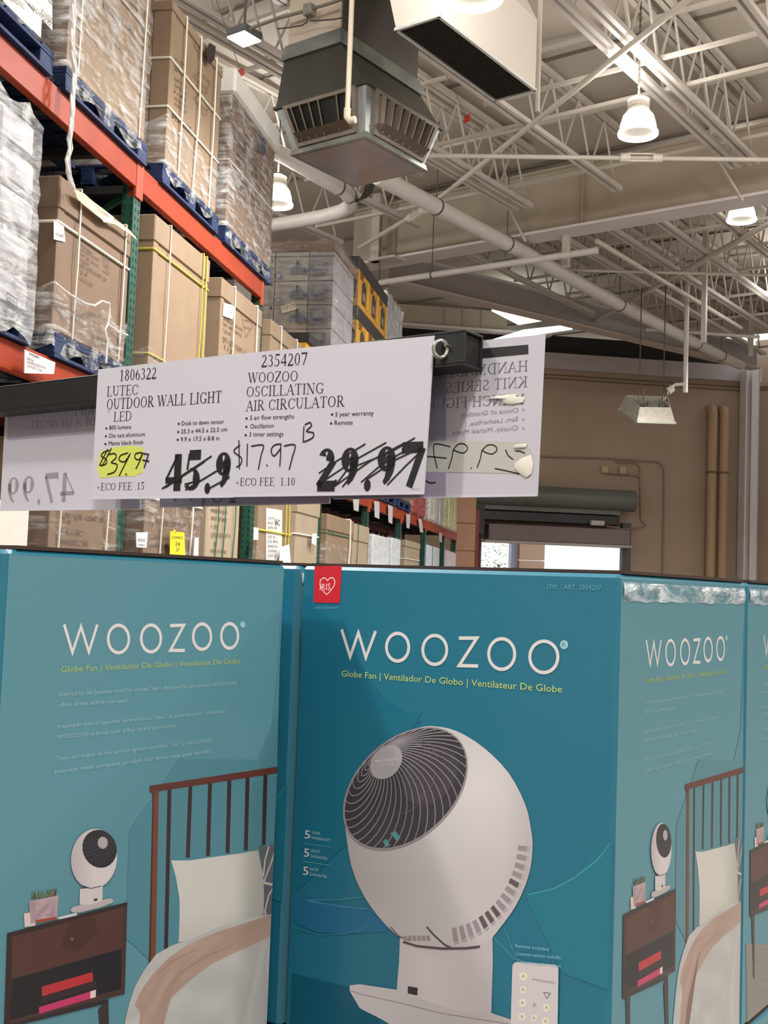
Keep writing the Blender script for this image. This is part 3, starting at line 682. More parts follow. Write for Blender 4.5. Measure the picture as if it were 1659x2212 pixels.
du.part('upper_duct', MB().box((-6.58, 7.24, zs+.1), (-5.99, 8.40, 8.1)), DUCTB)
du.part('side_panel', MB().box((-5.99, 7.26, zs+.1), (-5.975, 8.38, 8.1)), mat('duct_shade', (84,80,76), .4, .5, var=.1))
def grille(face, u0, u1, name='grille'):
    # face: 'b' on the near side, 'c' on the right side. bilinear on the sloping face
    if face == 'b': q0, q1, p0_, p1_ = Vector((lo[0][0], lo[0][1], zl)), Vector((lo[1][0], lo[1][1], zl)), Vector((hi[0][0], hi[0][1], zh)), Vector((hi[1][0], hi[1][1], zh)); out = Vector((0, -1, 0))
    else: q0, q1, p0_, p1_ = Vector((lo[1][0], lo[1][1], zl)), Vector((lo[2][0], lo[2][1], zl)), Vector((hi[1][0], hi[1][1], zh)), Vector((hi[2][0], hi[2][1], zh)); out = Vector((1, 0, 0))
    def S(u, v, o=0.): return q0.lerp(q1, u).lerp(p0_.lerp(p1_, u), v) + out*o
    fr = MB(); t0, t1 = .16, .9
    for (ua, ub, va, vb) in ((u0-.04, u1+.04, t0-.08, t0), (u0-.04, u1+.04, t1, t1+.07), (u0-.04, u0, t0, t1), (u1, u1+.04, t0, t1)):
        fr.hexa([S(ua,va,.0), S(ub,va,.0), S(ub,vb,.0), S(ua,vb,.0)], [S(ua,va,.03), S(ub,va,.03), S(ub,vb,.03), S(ua,vb,.03)])
    g_ = du.part(name, fr, mat('grille_frame', (116,106,94), .5, .3, var=.15))
    du.part('grille_opening', MB().hexa([S(u0,t0,-.0), S(u1,t0,-.0), S(u1,t1,-.0), S(u0,t1,-.0)], [S(u0,t0,.004), S(u1,t0,.004), S(u1,t1,.004), S(u0,t1,.004)]), mat('grille_dark', (30,27,25), .8, var=0), parent=g_)
    for i in range(7):
        u = u0+(u1-u0)*(i+.5)/7
        if face == 'b' and i > 3 and i % 2 == 0: continue
        du.part('vane', MB().hexa([S(u-.03,t0,.006), S(u-.015,t0,.006), S(u-.015,t1,.006), S(u-.03,t1,.006)], [S(u,t0,.05), S(u+.015,t0,.05), S(u+.015,t1,.05), S(u,t1,.05)]), mat('vane', (104,92,78), .5, .2, var=.1), parent=g_)
    du.part('scoop', MB().hexa([S(u0,t0,.01), S(u1,t0,.01), S(u1,t0+.17,.01), S(u0,t0+.17,.01)], [S(u0+.02,t0-.0,.03), S(u1-.02,t0-.0,.03), S(u1-.02,t0+.14,.10), S(u0+.02,t0+.14,.10)]), mat('scoop', (92,78,66), .5, .2, var=.1), parent=g_)
grille('b', .13, .86); grille('c', .14, .9)
# condensate pipe in front of duct
th = Thing('vertical_pipe', 'slim white vertical pipe with elbow in front of the dropped duct', 'pipe', BD, (-5.70, 7.05, 5.36))
q1 = BD.cut(750, 255, 1, 7.0); 
th.part('pipe', MB().tube([(q1[0], 7.0, 8.0), (q1[0], 7.0, q1[2]+.05)], .022, 12), mat('pipe_cream', (226,212,190), .4, var=.03))
th.part('elbow', MB().tube([(q1[0], 7.0, q1[2]+.08), (q1[0], 7.0, q1[2]+.01), (q1[0]+.02, 7.01, q1[2]-.02), (q1[0]+.07, 7.02, q1[2]-.02)], .03, 12), MATS['pipe_cream'])
# red tags on wires
RED = mat('red_tag', (196, 52, 44), .6, var=.1)
for i, (x, y, zz) in enumerate(((740, 110, 6.2), (519, 157, 6.5), (1008, 256, 6.9))):
    p = P2(x, y, zz); s_ = .035+.006*i
    th = Thing('hanging_tag', ['red tag on a wire at the duct collar', 'red tag on a wire above the wrapped pallet', 'red tag on a wire below the louvred box'][i], 'tag', BD, p, 'red inspection tags')
    th.part('tag', MB().hexa([p+Vector((-s_, 0, -s_)), p+Vector((s_, 0, -s_*.7)), p+Vector((s_*.8, 0, s_)), p+Vector((-s_*.6, 0, s_*.8))], [p+Vector((-s_, .01, -s_)), p+Vector((s_, .01, -s_*.7)), p+Vector((s_*.8, .01, s_)), p+Vector((-s_*.6, .01, s_*.8))]), RED)
    th.part('wire', MB().rod(p+Vector((0,0,.02)), Vector((p[0]-.5, p[1]-.35, 8.12)), .004, 4), mat('wire', (110,100,90), .5))
# louvred white box
x0, x1, y0, y1 = -5.07, -4.67, 6.80, 8.30
lv = Thing('louvred_heater', 'white sheet-metal box with a black ribbed grille underneath', 'vent', BD, (x0, y0, 5.9))
WHB = mat('white_sheet', (214, 206, 194), .45, var=.03, scale=2)
mb = MB().hexa([(x0,y0,5.9),(x1,y0,5.9),(x1,y1,5.9),(x0,y1,5.9)], [(x0-.12,y0-.1,6.55),(x1,y0-.1,6.55),(x1,y1,6.51),(x0-.12,y1,6.51)])
mb.hexa([(x0-.12,y0-.1,6.55),(x1,y0-.1,6.55),(x1,y1,6.51),(x0-.12,y1,6.51)], [(x0-.9,y0-.1,8.0),(x1-.75,y0-.1,8.0),(x1-.75,y1,8.0),(x0-.9,y1,8.0)])
lv.part('casing', mb, WHB)
lv.part('grille_opening', MB().box((x0+.015, y0+.015, 5.895), (x1-.015, y1-.015, 5.9)), mat('louvre_void', (20,18,18), .8, var=0))
n = 46; me0 = None
for i in range(n):
    yy = y0+.02+(y1-y0-.04)*(i+.5)/n
    o = lv.part('louvre', MB().box((x0+.02, y0+.03, 5.884), (x1-.02, y0+.036, 5.895)) if me0 is None else me0, mat('louvre_black', (52,48,46), .4)); me0 = me0 or o.data
    o.location = (0, yy-y0-.03, 0)
mb = MB()
for (a, b) in (((x0-.01,y0-.01),(x1+.01,y0+.015)), ((x0-.01,y1-.015),(x1+.01,y1+.01)), ((x0-.01,y0),(x0+.015,y1)), ((x1-.015,y0),(x1+.01,y1))): mb.box((a[0],a[1],5.878),(b[0],b[1],5.902))
lv.part('grille_frame', mb, mat('frame_bright', (220,222,222), .3, .4))
# angled frame right of it
p = P2(1166, 45, 6.6)
for i, (x, b_) in enumerate(((1166, 8.6), (1128, 10.4))):
    q0 = BD.cut(x, 60, 1, b_); q1 = BD.cut(x, 240 if i == 0 else 200, 1, b_)
    if i == 0: single('support_angle', MB().bar((q0[0], b_, 7.9), (q0[0], b_, q1[2]), .03, .03, (0,1,0)), STEELW, 'thin vertical support angle right of the louvred box', 'support', BD, (q0[0], b_, q1[2]))
# electrical box with conduit left of the duct
e0 = BD.cut(665, 20, 1, 7.1)
th = Thing('electrical_box', 'small grey electrical box clipped to a conduit on the beige duct', 'electrical box', BD, e0)
th.part('enclosure', MB().box((e0[0]-.045, 7.08, e0[2]-.05), (e0[0]+.045, 7.17, e0[2]+.05), .008), mat('box_grey', (120,116,108), .5))
th.part('conduit', MB().tube([BD.cut(x, y, 1, 7.12) for x, y in ((540,62),(600,40),(665,22),(720,5),(760,-10))], .014, 8), mat('conduit_steel', (130,122,112), .4, .5))
th.part('cable', MB().tube([BD.cut(x, y, 1, 7.13) for x, y in ((665,30),(663,48),(652,55),(620,60),(600,62))], .007, 6), mat('cable_dark', (60,54,50), .6))
th.part('cable', MB().tube([BD.cut(x, y, 1, 7.13) for x, y in ((670,45),(690,44),(720,42),(752,36))], .007, 6), mat('cable_dark', (60,54,50), .6))
# cable coil behind the duct
p = P2(770, 410, 7.0)
mb = MB()
for i in range(6):
    g0 = [(p[0]+(.22+.02*i)*math.cos(a*.52)*.7, p[1]+.02*i, p[2]+.05+(.22-.012*i)*math.sin(a*.52)) for a in range(13)]
    mb.tube(g0, .012, 5)
single('cable_coil', mb, mat('cable_dark', (60,54,50), .6), 'coil of dark cable hanging behind the dropped duct', 'cable', BD, p)

# ---------------------------------------------------------------- hanging lamp fixture in front of the far wall
D = 20.5
def at(x, y, d):                          # a point at distance d along the view
    return EYE + (FW + RT*((x-IW/2)/FPX) - UP*((y-IH/2)/FPX))*d
def atW(x, y, d): return WL.to(at(x, y, d))
c0 = atW(1405, 890, D)
hf = Thing('hanging_fixture', 'battered pale metal light fixture hanging by two chains before the tan wall', 'light fixture', WL, c0)
X0, X1 = c0[0]-.34, c0[0]+.34; z_ = c0[2]
V_ = {'A': (1376,912,-.3), 'B': (1459,915,-.3), 'C': (1336,884,.3), 'D': (1428,890,.3), 'a': (1382,879,-.22), 'b': (1449,880,-.22), 'c': (1352,853,.22), 'd': (1430,857,.22)}
V_ = {k: atW(x, y, D+dd) for k, (x, y, dd) in V_.items()}
ctr = sum(V_.values(), Vector())/8
for f_ in ('ABba', 'CAac', 'DCcd', 'BDdb'):
    P_ = [V_[k] for k in f_]; hf.part('side_panel', MB().hexa(P_, [p_+(ctr-p_)*.04 for p_ in P_]), mat('fixture_metal', (196,190,176), .35, .4, var=.12))
mb = MB()
for k1, k2 in ('AB', 'BD', 'DC', 'CA'): mb.bar(V_[k1], V_[k2], .05, .03)
hf.part('rim', mb, mat('rim_green', (176,184,168), .3, .4))
hf.part('lens', MB().hexa([V_[k]+(ctr-V_[k])*.05 for k in 'ABDC'], [V_[k]+(ctr-V_[k])*.08 for k in 'ABDC']), mat('lens_dull', (120,118,112), .4))
hf.part('gear', MB().box((c0[0]-.1, c0[1]-.12, z_-.02), (c0[0]+.1, c0[1]+.05, z_+.17), .02).box((c0[0]+.12, c0[1]-.1, z_+.0), (c0[0]+.25, c0[1]+.05, z_+.13), .02).rod((c0[0]-.2, c0[1]-.05, z_+.1), (c0[0]+.2, c0[1], z_+.12), .03, 8), mat('gear_grey', (110,110,106), .4, .4, var=.3))
for xx in (-.22, .24):
    p = Vector((c0[0]+xx, c0[1], z_+.55))
    hf.part('chain', MB().rod(p, (p[0], p[1], 7.3), .012, 5).rod(p, (p[0]-.09, p[1]-.2, z_+.16), .010, 5).rod(p, (p[0]+.07, p[1]-.2, z_+.0), .010, 5), mat('chain_dark', (96,82,70), .5, .4))
pp = [atW(1485, 640, D), atW(1480, 848, D)]
pp[0] = Vector((pp[1][0], pp[1][1], 7.3))
th = Thing('drop_conduit', 'thin white vertical conduit ending beside the hanging fixture', 'conduit', WL, pp[1])
th.part('conduit', MB().tube(pp, .045, 10), PIPEM)
th.part('side_arm', MB().tube([atW(1480, 830, D), atW(1458, 831, D), atW(1452, 836, D), atW(1446, 843, D)], .035, 8), PIPEM)
th.part('connector', MB().rod(atW(1453, 838, D), atW(1443, 846, D), .07, 8), mat('connector_white', (222,220,208), .4))
th.part('flex_cable', MB().tube([atW(1443, 846, D), atW(1440, 857, D), atW(1434, 863, D)], .02, 6), PIPEM)

# ================================================================== pallet racks
NF = -2.765                              # aisle face of the rack
ND = NF-1.15                             # rear
POSTS = [1.45, 3.85, 6.31, 8.93, 11.25, 13.75, 16.2, 18.65, 21.1, 22.9]
rk = Thing('pallet_rack', 'long steel pallet rack with green uprights and orange beams', 'rack', RK, (NF, 1.4, 0))
HOLE = mat('hole_dark', (14, 22, 20), .8, var=0)
def post(a, h):
    p = rk.part('upright', MB().box((NF-.085, a-.05, 0), (NF-.005, a+.05, h), .004), GREEN)
    hm = MB(); z = 1.5
    while z < h-.06:
        for s_ in (-.022, .022):
            hm.add([(NF-.0035, a+s_-.011, z), (NF-.0035, a+s_+.002, z-.013), (NF-.0035, a+s_+.011, z), (NF-.0035, a+s_, z+.019)], [(0,1,2,3)])
            hm.add([(NF-.045+s_-.008, a-.0505, z+.025), (NF-.045+s_+.008, a-.0505, z+.025), (NF-.045+s_+.004, a-.0505, z-.0), (NF-.045+s_-.004, a-.0505, z-.0)], [(0,1,2,3)])
        z += .05
    rk.part('punched_holes', hm, HOLE, parent=p, kind='stuff')
    rk.part('rear_upright', MB().box((ND, a-.04, 0), (ND+.08, a+.04, h), .004), GREEN)
    z = .3; k_ = 0
    while z+.6 < h:
        rk.part('brace', MB().bar((NF-.08, a, z), (ND+.08, a, z+.6), .03, .03, (0,1,0)) if k_ % 2 == 0 else MB().bar((ND+.08, a, z), (NF-.08, a, z+.6), .03, .03, (0,1,0)), GREEN); z += .6; k_ += 1
def beam(a0, a1, z0, z1, n=NF):
    o = rk.part('beam', MB().box((n-.045, a0+.045, z0), (n+.002, a1-.045, z1), .004), ORANGE)
    rk.part('beam_ledge', MB().box((n-.045, a0+.045, z1-.04), (n-.0, a1-.045, z1-.036)), ORANGE, parent=o)
    for a in (a0+.0, a1-.0):
        rk.part('beam_connector', MB().box((n-.05, a-.05 if a == a1 else a-.0, z0-.06), (n+.008, a if a == a1 else a+.05, z1+.004), .003), mat('connector_orange', (160,60,30), .5, var=.1), parent=o)
for i, a in enumerate(POSTS): post(a, 4.085 if a < 9 else 2.698)
for i in range(len(POSTS)-1):
    a0, a1 = POSTS[i], POSTS[i+1]
    beam(a0, a1, 2.555, 2.70); beam(a0, a1, 2.555, 2.70, ND+.05)
    beam(a0, a1, 1.44, 1.56); beam(a0, a1, 1.44, 1.56, ND+.05)
    if i < 3: beam(a0, a1, 3.935, 4.088); beam(a0, a1, 3.935, 4.088, ND+.05)
    levels = (1.55, 2.69) + ((4.075,) if i < 3 else ())
    for z in levels:
        for k in range(4):
            aa = a0+(a1-a0)*(k+.5)/4
            rk.part('deck_bar', MB().box((ND+.02, aa-.03, z-.05), (NF-.05, aa+.03, z), .0), mat('deck_bar', (62,60,60), .5, .5))
# added dark ribbed backing, blocks light so the rack interior stays dark
rk.part('shade_backing', MB().box((ND-.06, 1.4, 0), (ND-.03, 22.9, 4.6)), mat('shade_backing', (44,40,38), .8, var=.2))
shade_rib_mb = MB()
for z in [z*.22 for z in range(0, 21)]: shade_rib_mb.box((ND-.03, 1.4, z), (ND-.015, 22.9, z+.06))
rk.part('shade_backing_ribs', shade_rib_mb, mat('shade_backing_rib', (60,55,52), .7, var=.1), kind='stuff')

# blue pallets
def pallet(a0, a1, z, label, m=BLUE, F=RK, n0=NF-1.0, n1=NF+.03, group='blue pallets on the rack beams', cols=3):
    th = Thing('pallet', label, 'pallet', F, (n0, a0, z), group)
    h = .125; nb = 7; bw = (a1-a0)/nb*.72; me0 = None
    for i in range(nb):
        aa = a0+(a1-a0-bw)*i/(nb-1)
        o = th.part('top_board', MB().box((n0, a0, z+h-.018), (n1, a0+bw, z+h), .002) if me0 is None else me0, m); me0 = me0 or o.data; o.location = (0, aa-a0, 0)
    for s_ in range(3):
        nn = n0+(n1-n0-.09)*s_/2
        th.part('stringer_board', MB().box((nn, a0, z+h-.036), (nn+.09, a1, z+h-.019)), m)
        th.part('bottom_board', MB().box((nn, a0, z), (nn+.09, a1, z+.016)), m)
        for j in range(cols):
            aa = a0+(a1-a0-.13)*j/(cols-1)
            th.part('block', MB().box((nn+.002, aa, z+.0165), (nn+.088, aa+.13, z+h-.0365), .003), m)
    return th

# cartons and wrapped loads
def carton(name, label, a0, a1, z0, z1, m=0, n1=NF+.015, depth=1.0, lid=0., strap=(), film=None, cat='carton', group=None, seam=True, flaps=True, lidn=.012, film_dense=False):
    n0 = n1-depth
    th = Thing(name, label, cat, RK, (n0, a0, z0), group)
    m = CARD[m] if isinstance(m, int) else m
    body = th.part('body', MB().box((n0, a0, z0), (n1, a1, z1-.01), .012), m)
    if seam:      # overlapping corner sheet and folded seam on both faces
        th.part('corner_sheet', MB().box((n1-.12, a0-.004, z0+.01), (n1+.004, a0+.07, z1-.02), .003), m)
        th.part('corner_sheet', MB().box((n1-.05, a1-.08, z0+.01), (n1+.004, a1+.003, z1-.02), .003), m)
    if lid: th.part('lid', MB().box((n0-lidn, a0-lidn, z1-lid), (n1+lidn, a1+lidn, z1), .008), m)
    else: th.part('top_flap', MB().box((n0+.01, a0+.01, z1-.012), (n1-.01, (a0+a1)/2-.004, z1)).box((n0+.01, (a0+a1)/2+.004, z1-.012), (n1-.01, a1-.01, z1)), m)
    e = .006
    for s_ in strap:
        sm = {'w': STRAP_W, 'y': STRAP_Y, 'g': STRAP_G}[s_[2]]; t = .009 if len(s_) < 4 else s_[3]
        if s_[0] == 'h':
            z = s_[1]; mb = MB(); ln = e + (lidn if (lid and z > z1-lid) else 0)
            P_ = [(n0-ln, a0-ln, z), (n1+ln, a0-ln, z), (n1+ln, a1+ln, z+.004), (n0-ln, a1+ln, z)]
            for i in range(4): mb.rod(P_[i], P_[(i+1) % 4], t*.75, 6)
        else:
            a = s_[1]; mb = MB(); sag = .012*math.sin(a*9)
            P_ = [(n1+e+lidn, a, z1+.004), (n1+e+lidn+.004, a+sag, (z0+z1)/2), (n1+e, a-sag*.5, z0)]
            for i in range(2): mb.rod(P_[i], P_[i+1], t*.6, 6)
            mb.rod((n0-e, a, z1+.004), P_[0], t*.6, 6)
        th.part('strap', mb, sm)
    if film: th.part('stretch_film', film_shell(n0, n1, a0, a1, film[0], film[1]), {0: FILM, 1: FILMM, 2: FILMH}[int(film_dense)])
    return th
def film_shell(n0, n1, a0, a1, z0, z1, e=.014):
    mb = MB(); L = []
    per = [((n0, a0), (n1, a0)), ((n1, a0), (n1, a1)), ((n1, a1), (n0, a1))]
    pts = []
    for (p, q_) in per:
        m_ = max(4, int(math.hypot(q_[0]-p[0], q_[1]-p[1])/.08))
        for i in range(m_): pts.append((p[0]+(q_[0]-p[0])*i/m_, p[1]+(q_[1]-p[1])*i/m_))
    pts.append((n0, a1)); cx_, cy_ = (n0+n1)/2, (a0+a1)/2; nz = max(4, int((z1-z0)/.07)); vs = []
    for j in range(nz+1):
        z = z0+(z1-z0)*j/nz
        for i, (x, y) in enumerate(pts):
            k = e+.008*math.sin(i*2.1+j*1.3)*math.sin(j*.9+i*.4)+random.uniform(-.004, .004)
            dx = (x-cx_)/((n1-n0)/2); dy = (y-cy_)/((a1-a0)/2)
            vs.append((x+k*max(-1, min(1, dx)), y+k*max(-1, min(1, dy)), z+(.03*math.sin(i*1.7) if j in (0, nz) else 0)))
    w_ = len(pts)
    return mb.add(vs, [(j*w_+i, j*w_+i+1, (j+1)*w_+i+1, (j+1)*w_+i) for j in range(nz) for i in range(w_-1)], True)
def side_ink(n=NF+.016): return Ink(RK, 0, n, 1, lift=.0025, step=.0006)
def front_ink(a): return Ink(RK, 1, a, -1, lift=.0045, step=.0006)

# ---- third level (on the upper beams)
Z3, Z2, Z1 = 4.09, 2.705, 1.565
pallet(3.95, 5.12, Z3, 'blue pallet on the upper beam under the white printed carton')
pallet(5.26, 6.34, Z3, 'blue pallet on the upper beam under the film-wrapped carton with dark lettering')
pallet(6.60, 7.68, Z3, 'blue pallet on the upper beam under the tall tan strapped carton')
pallet(7.84, 9.06, Z3, 'blue pallet on the upper beam under the wrapped carton with a white cap')
ZP = .13
t3 = carton('carton', 'white printed carton on the upper beam at the top left corner', 4.0, 5.0, Z3+ZP, 5.6, mat('board_white', (214,208,200), .6, var=.04), strap=(('v', 4.62, 'g'),), film=(Z3+ZP, Z3+ZP+.28), group=None)
ik = side_ink(); ik.ppoly([(0,-30),(112,-30),(112,66),(0,-60)], (224,220,214))
for (tx, a, b, c) in (('EXOTIC', (22,2), (52,20), 12), ('HARDWOOD', (60,14), (108,58), 12), ('PLYWOOD', (88,-8), (112,12), 12), ('PLYWOOD', (88,30), (112,52), 12)): ik.text(tx, a, b, c, (50,50,52))
ik.build('printing', PRINT, t3)
t3 = carton('wrapped_carton', 'film-wrapped tan carton on the upper beam, second from left at top', 5.28, 6.30, Z3+ZP, 5.75, 0, strap=(('v', 5.40, 'w'), ('v', 6.22, 'w'), ('h', 4.9, 'w')), film=(Z3+.04, 5.3), film_dense=1)
ik = side_ink()
for (tx, a, b, c) in (('1/CONT.: 24', (222,18), (288,72), 14), ('QUALITY', (226,-20), (300,32), 14), ('MADE IN', (230,84), (262,112), 7), ('CARB', (156,20), (176,44), 10), ('PART', (156,38), (176,62), 10), ('REC', (156,-2), (176,22), 10)): ik.text(tx, a, b, c, (52,42,38))
ik.build('printing', PRINT, t3)
t3 = carton('carton', 'tall tan carton bound with white cord on the upper beam, third from left', 6.65, 7.62, Z3+ZP, 5.30, 0, strap=(('h', 4.92, 'w', .012), ('h', 4.60, 'w', .012), ('v', 6.87, 'w', .012), ('v', 7.15, 'w', .012), ('v', 7.47, 'w', .012)), lid=.07, film=(Z3+.06, 4.52), film_dense=1)
ik = side_ink()
ik.text('84318625', (371,253), (412,290), 15, (48,38,34))
for i, (tx, y0) in enumerate((('5.12 CU FT', 128), ('28.4 KG', 150), ('QTY 36', 172), ('QTE: 36', 186), ('1/42', 200), ('MADE IN CHINA', 214), ('FABRIQUE', 226))): ik.text(tx, (376, y0), (402, y0+20), 7, (76,56,42))
for y0 in (92, 158, 205):
    ik.pstroke([(418,y0+6),(430,y0-2),(452,y0+20),(446,y0+34),(424,y0+16),(418,y0+6)], 1.6, (92,68,50)); ik.pstroke([(424,y0+24),(442,y0+44),(448,y0+38)], 1.4, (92,68,50))
ik.build('printing', PRINT, t3)
t3.part('torn_lid_corner', MB().add([RK.cut(452,92,0,NF+.06), RK.cut(466,100,0,NF+.07), RK.cut(464,128,0,NF+.055), RK.cut(452,140,0,NF+.05), RK.cut(445,112,0,NF+.05)], [(0,1,2,3,4)]), mat('torn_dark', (40,28,22), .9))
t3 = carton('wrapped_carton', 'film-wrapped brown carton under a white cap on the upper beam end', 7.86, 9.02, Z3+ZP, 5.40, 1, strap=(('h', 4.72, 'w'),), film=(Z3+.02, 5.3), film_dense=1)
t3.part('white_cap', MB().box((NF-.98, 7.84, 5.22), (NF+.055, 9.05, 5.42), .02), mat('cap_white', (204,202,196), .55, var=.04, bump=.4, bscale=20))
ik = side_ink()
for i, (tx, y0) in enumerate((('WAREHOUSE', 300), ('ITEM 214', 318), ('NOT FOR', 336), ('RESALE', 352))): ik.text(tx, (512, y0), (556, y0+34), 8, (70,60,56))
for i, (tx, y0) in enumerate((('QUANTITY', 384), ('CARTONS', 404), ('CTN NO.', 424))): ik.text(tx, (510, y0), (548, y0+28), 11, (74,60,54))
ik.ppoly([(556,282),(572,294),(572,338),(556,326)], (62,62,80))
ik.build('printing', PRINT, t3)

# ---- second level (on the lower beams)
pallet(3.92, 5.07, Z2, 'blue pallet under the grey wrapped goods on the lower beam, left edge')
pallet(5.30, 6.24, Z2, 'blue pallet on the lower beam under the carton with torn lid')
pallet(6.56, 7.58, Z2, 'blue pallet under the carton with yellow cord')
pallet(7.84, 8.66, Z2, 'blue pallet hidden under the carton marked with a diamond')
GREYW = mat('wrapped_grey', (168,166,172), .45, var=.2, scale=7, bump=.15, bscale=14)
t3 = Thing('wrapped_load', 'grey-white film-wrapped load of packs on the lower beam, left edge', 'wrapped goods', RK, (NF-1, 3.95, Z2+ZP))
nz = 5; hh = (3.80-Z2-ZP)/nz; me0 = None
for k in range(nz):
    for j in range(3):
        o = t3.part('pack', MB().box((NF-.97, 3.96, Z2+ZP+.002), (NF+.02, 4.31, Z2+ZP+hh-.006), .03) if me0 is None else me0, GREYW); me0 = me0 or o.data
        o.location = (random.uniform(-.012, .012), j*.36, k*hh)
t3.part('stretch_film', film_shell(NF-.98, NF+.03, 3.95, 5.03, Z2+.02, 3.82, e=.012), FILMH)
ik = side_ink(NF+.05); ik.pstroke([(14,632),(14,648),(36,664),(36,646),(14,632)], 2, (50,46,52)); ik.text('FRAGILE', (17,647), (34,658), 7, (50,46,52))
for y0 in (568, 590, 606): ik.text('KEEP DRY', (28, y0), (58, y0+20), 6, (120,116,124))
ik.build('printing', PRINT, t3)

t3 = carton('carton', 'brown carton with torn lid edge and shrink film low on the lower beam', 5.28, 6.17, Z2+ZP, 3.64, 1, lid=.17, strap=(('h', 3.40, 'w', .012), ('v', 5.50, 'w'), ('v', 6.09, 'w')), film=(Z2+.03, 3.06), film_dense=1)
ik = side_ink()
for (tx, a, b, c) in (('25CU/18.06', (175,531), (198,549), 6), ('GW / BRUT: 45.36 KG', (175,541), (214,565), 6), ('NW / NET: 38.02 KG', (175,551), (212,578), 6), ('1/CONT', (174,562), (192,575), 6), ('QTY /QTÉ /CONT.: 26', (172,575), (228,608), 9), ('2/ 4', (173,590), (187,598), 9), ('MADE IN CHINA', (172,603), (200,620), 6)): ik.text(tx, a, b, c, (66,48,38))
ik.pstroke([(222,553),(234,562),(232,578),(224,572),(222,553)], 1.2, (66,48,38)); ik.pstroke([(222,582),(236,592)], 1.6, (66,48,38)); ik.pstroke([(220,560),(236,584)], 1, (66,48,38))
ik.ppoly([(113,476),(134,484),(138,523),(113,517)], (226,224,222))
for k in range(5): ik.text('LOT 0%d 77' % k, (116, 486+k*5), (132, 491+k*5), 3.4, (60,60,64))
ik.text('151439', (116,510), (134,515), 8, (30,30,34))
ik.build('printing', PRINT, t3)
p = lambda x, y, n=NF+.06: RK.cut(x, y, 0, n)
mb = MB().add([p(160,408), p(182,418), p(206,440), p(222,452), p(240,470), p(262,483), p(282,500), p(293,512), p(296,518), p(280,505), p(250,485), p(228,480), p(205,462), p(186,446), p(178,440), p(168,430)], [tuple(range(16))])
t3.part('torn_lid_edge', mb, mat('torn_card', (214,184,148), .8, var=.08), label='pale torn strip of lid edge')
t3.part('torn_flap', MB().add([p(204,438), p(216,446), p(247,470), p(240,480), p(224,480)], [(0,1,2,3,4)]), mat('torn_paper', (206,206,206), .6, var=.1), label='white torn paper scrap')
# twisted film strands hanging from the level above
th = Thing('film_strand', 'twisted clear film strand hanging from upper pallet onto torn-lid carton', 'film strand', RK, RK.cut(160, 150, 0, NF+.09))
for k in range(3):
    pts = [RK.cut(x+3*math.sin(i*1.3+k*2), y, 0, NF+.09+.01*math.cos(i*1.3+k*2)) for i, (x, y) in enumerate([(158,-10),(160,30),(158,60),(155,90),(158,120),(162,150),(160,180),(157,210),(156,240),(154,270),(150,300),(152,320),(146,345),(148,370),(152,390),(158,405)])]
    th.part('strand', MB().tube(pts, .009, 7), film_mat('strand_film', .35, .6, base=.25, top=.85, tint=(.82,.8,.76), sc=(9,9,3)))
th = Thing('film_strand', 'loose clump of torn film on the lower part of torn-lid carton', 'film strand', RK, RK.cut(230, 690, 0, NF+.07))
for pts in ([(118,610),(140,628),(165,645),(185,656),(205,660),(220,650),(236,655),(236,680),(233,700)], [(233,700),(226,712),(232,735),(230,760),(229,785)], [(233,700),(255,716),(275,724)]):
    th.part('strand', MB().tube([RK.cut(x, y, 0, NF+.075) for x, y in pts], .007, 6), mat('strand_film', (200,190,170), .2))

t3 = carton('carton', 'plain tan carton with yellow cord right of the near green upright', 6.54, 7.54, Z2+ZP, 3.86, 0, lid=.17, strap=(('h', 3.64, 'y', .011), ('v', 6.78, 'w', .008), ('v', 7.40, 'y'), ('v', 7.47, 'y'), ('h', 2.98, 'y')), film=(Z2, 3.0))
t3 = carton('carton', 'tan carton marked with a diamond and white label below the beam end', 7.84, 8.84, Z2+ZP, 3.82, 0, lid=.15, strap=(('v', 8.12, 'w'), ('v', 8.70, 'w')))
ik = side_ink()
for (tx, a, b, c) in (('GW/BRUT: 224.5 KG', (481,690), (523,717), 8), ('NW / NET: 178.4 KG', (481,702), (521,729), 8), ('1.25 M3', (481,716), (498,727), 8), ('QTY / QTÉ / CONT.: 12', (480,736), (530,768), 11), ('1 / 2', (484,754), (500,765), 10)): ik.text(tx, a, b, c, (64,46,34))
ik.pstroke([(484,646),(495,634),(508,650),(498,668),(484,646)], 1.8, (80,58,42)); ik.text('CRC', (489,652), (502,660), 6, (80,58,42))
ik.pstroke([(520,672),(536,668),(545,705),(530,728),(520,672)], 1.6, (84,62,44)); ik.pstroke([(526,690),(540,694)], 1.4, (84,62,44)); ik.pstroke([(526,705),(540,710)], 1.4, (84,62,44))
ik.ppoly([(480,654),(505,660),(500,690),(479,682)], (224,224,224)); ik.ppoly([(492,668),(502,670),(500,682),(491,679)], (150,150,156))
ik.build('printing', PRINT, t3)
pallet(9.1, 10.15, Z2, 'blue pallet behind the sign, under the small tan carton')
t3 = carton('carton', 'low tan carton with white cord just above the price signs', 9.14, 10.15, Z2+ZP, 3.82, 0, lid=.14, strap=(('v', 9.42, 'w'), ('h', 3.52, 'w'), ('v', 9.95, 'w')))
YEL = mat('yellow_pack', (206,150,42), .5, var=.06); BLK = mat('black_band', (40,38,38), .5)
pallet(10.3, 11.25, Z2, 'blue pallet behind the sign, under small black-topped yellow box')
t3 = carton('carton', 'yellow box with black top just above the signs', 10.36, 11.2, Z2+ZP, 3.99, YEL, seam=False)
t3.part('black_band', MB().box((NF-.97, 10.35, 3.89), (NF+.042, 11.21, 3.985), .004), BLK)
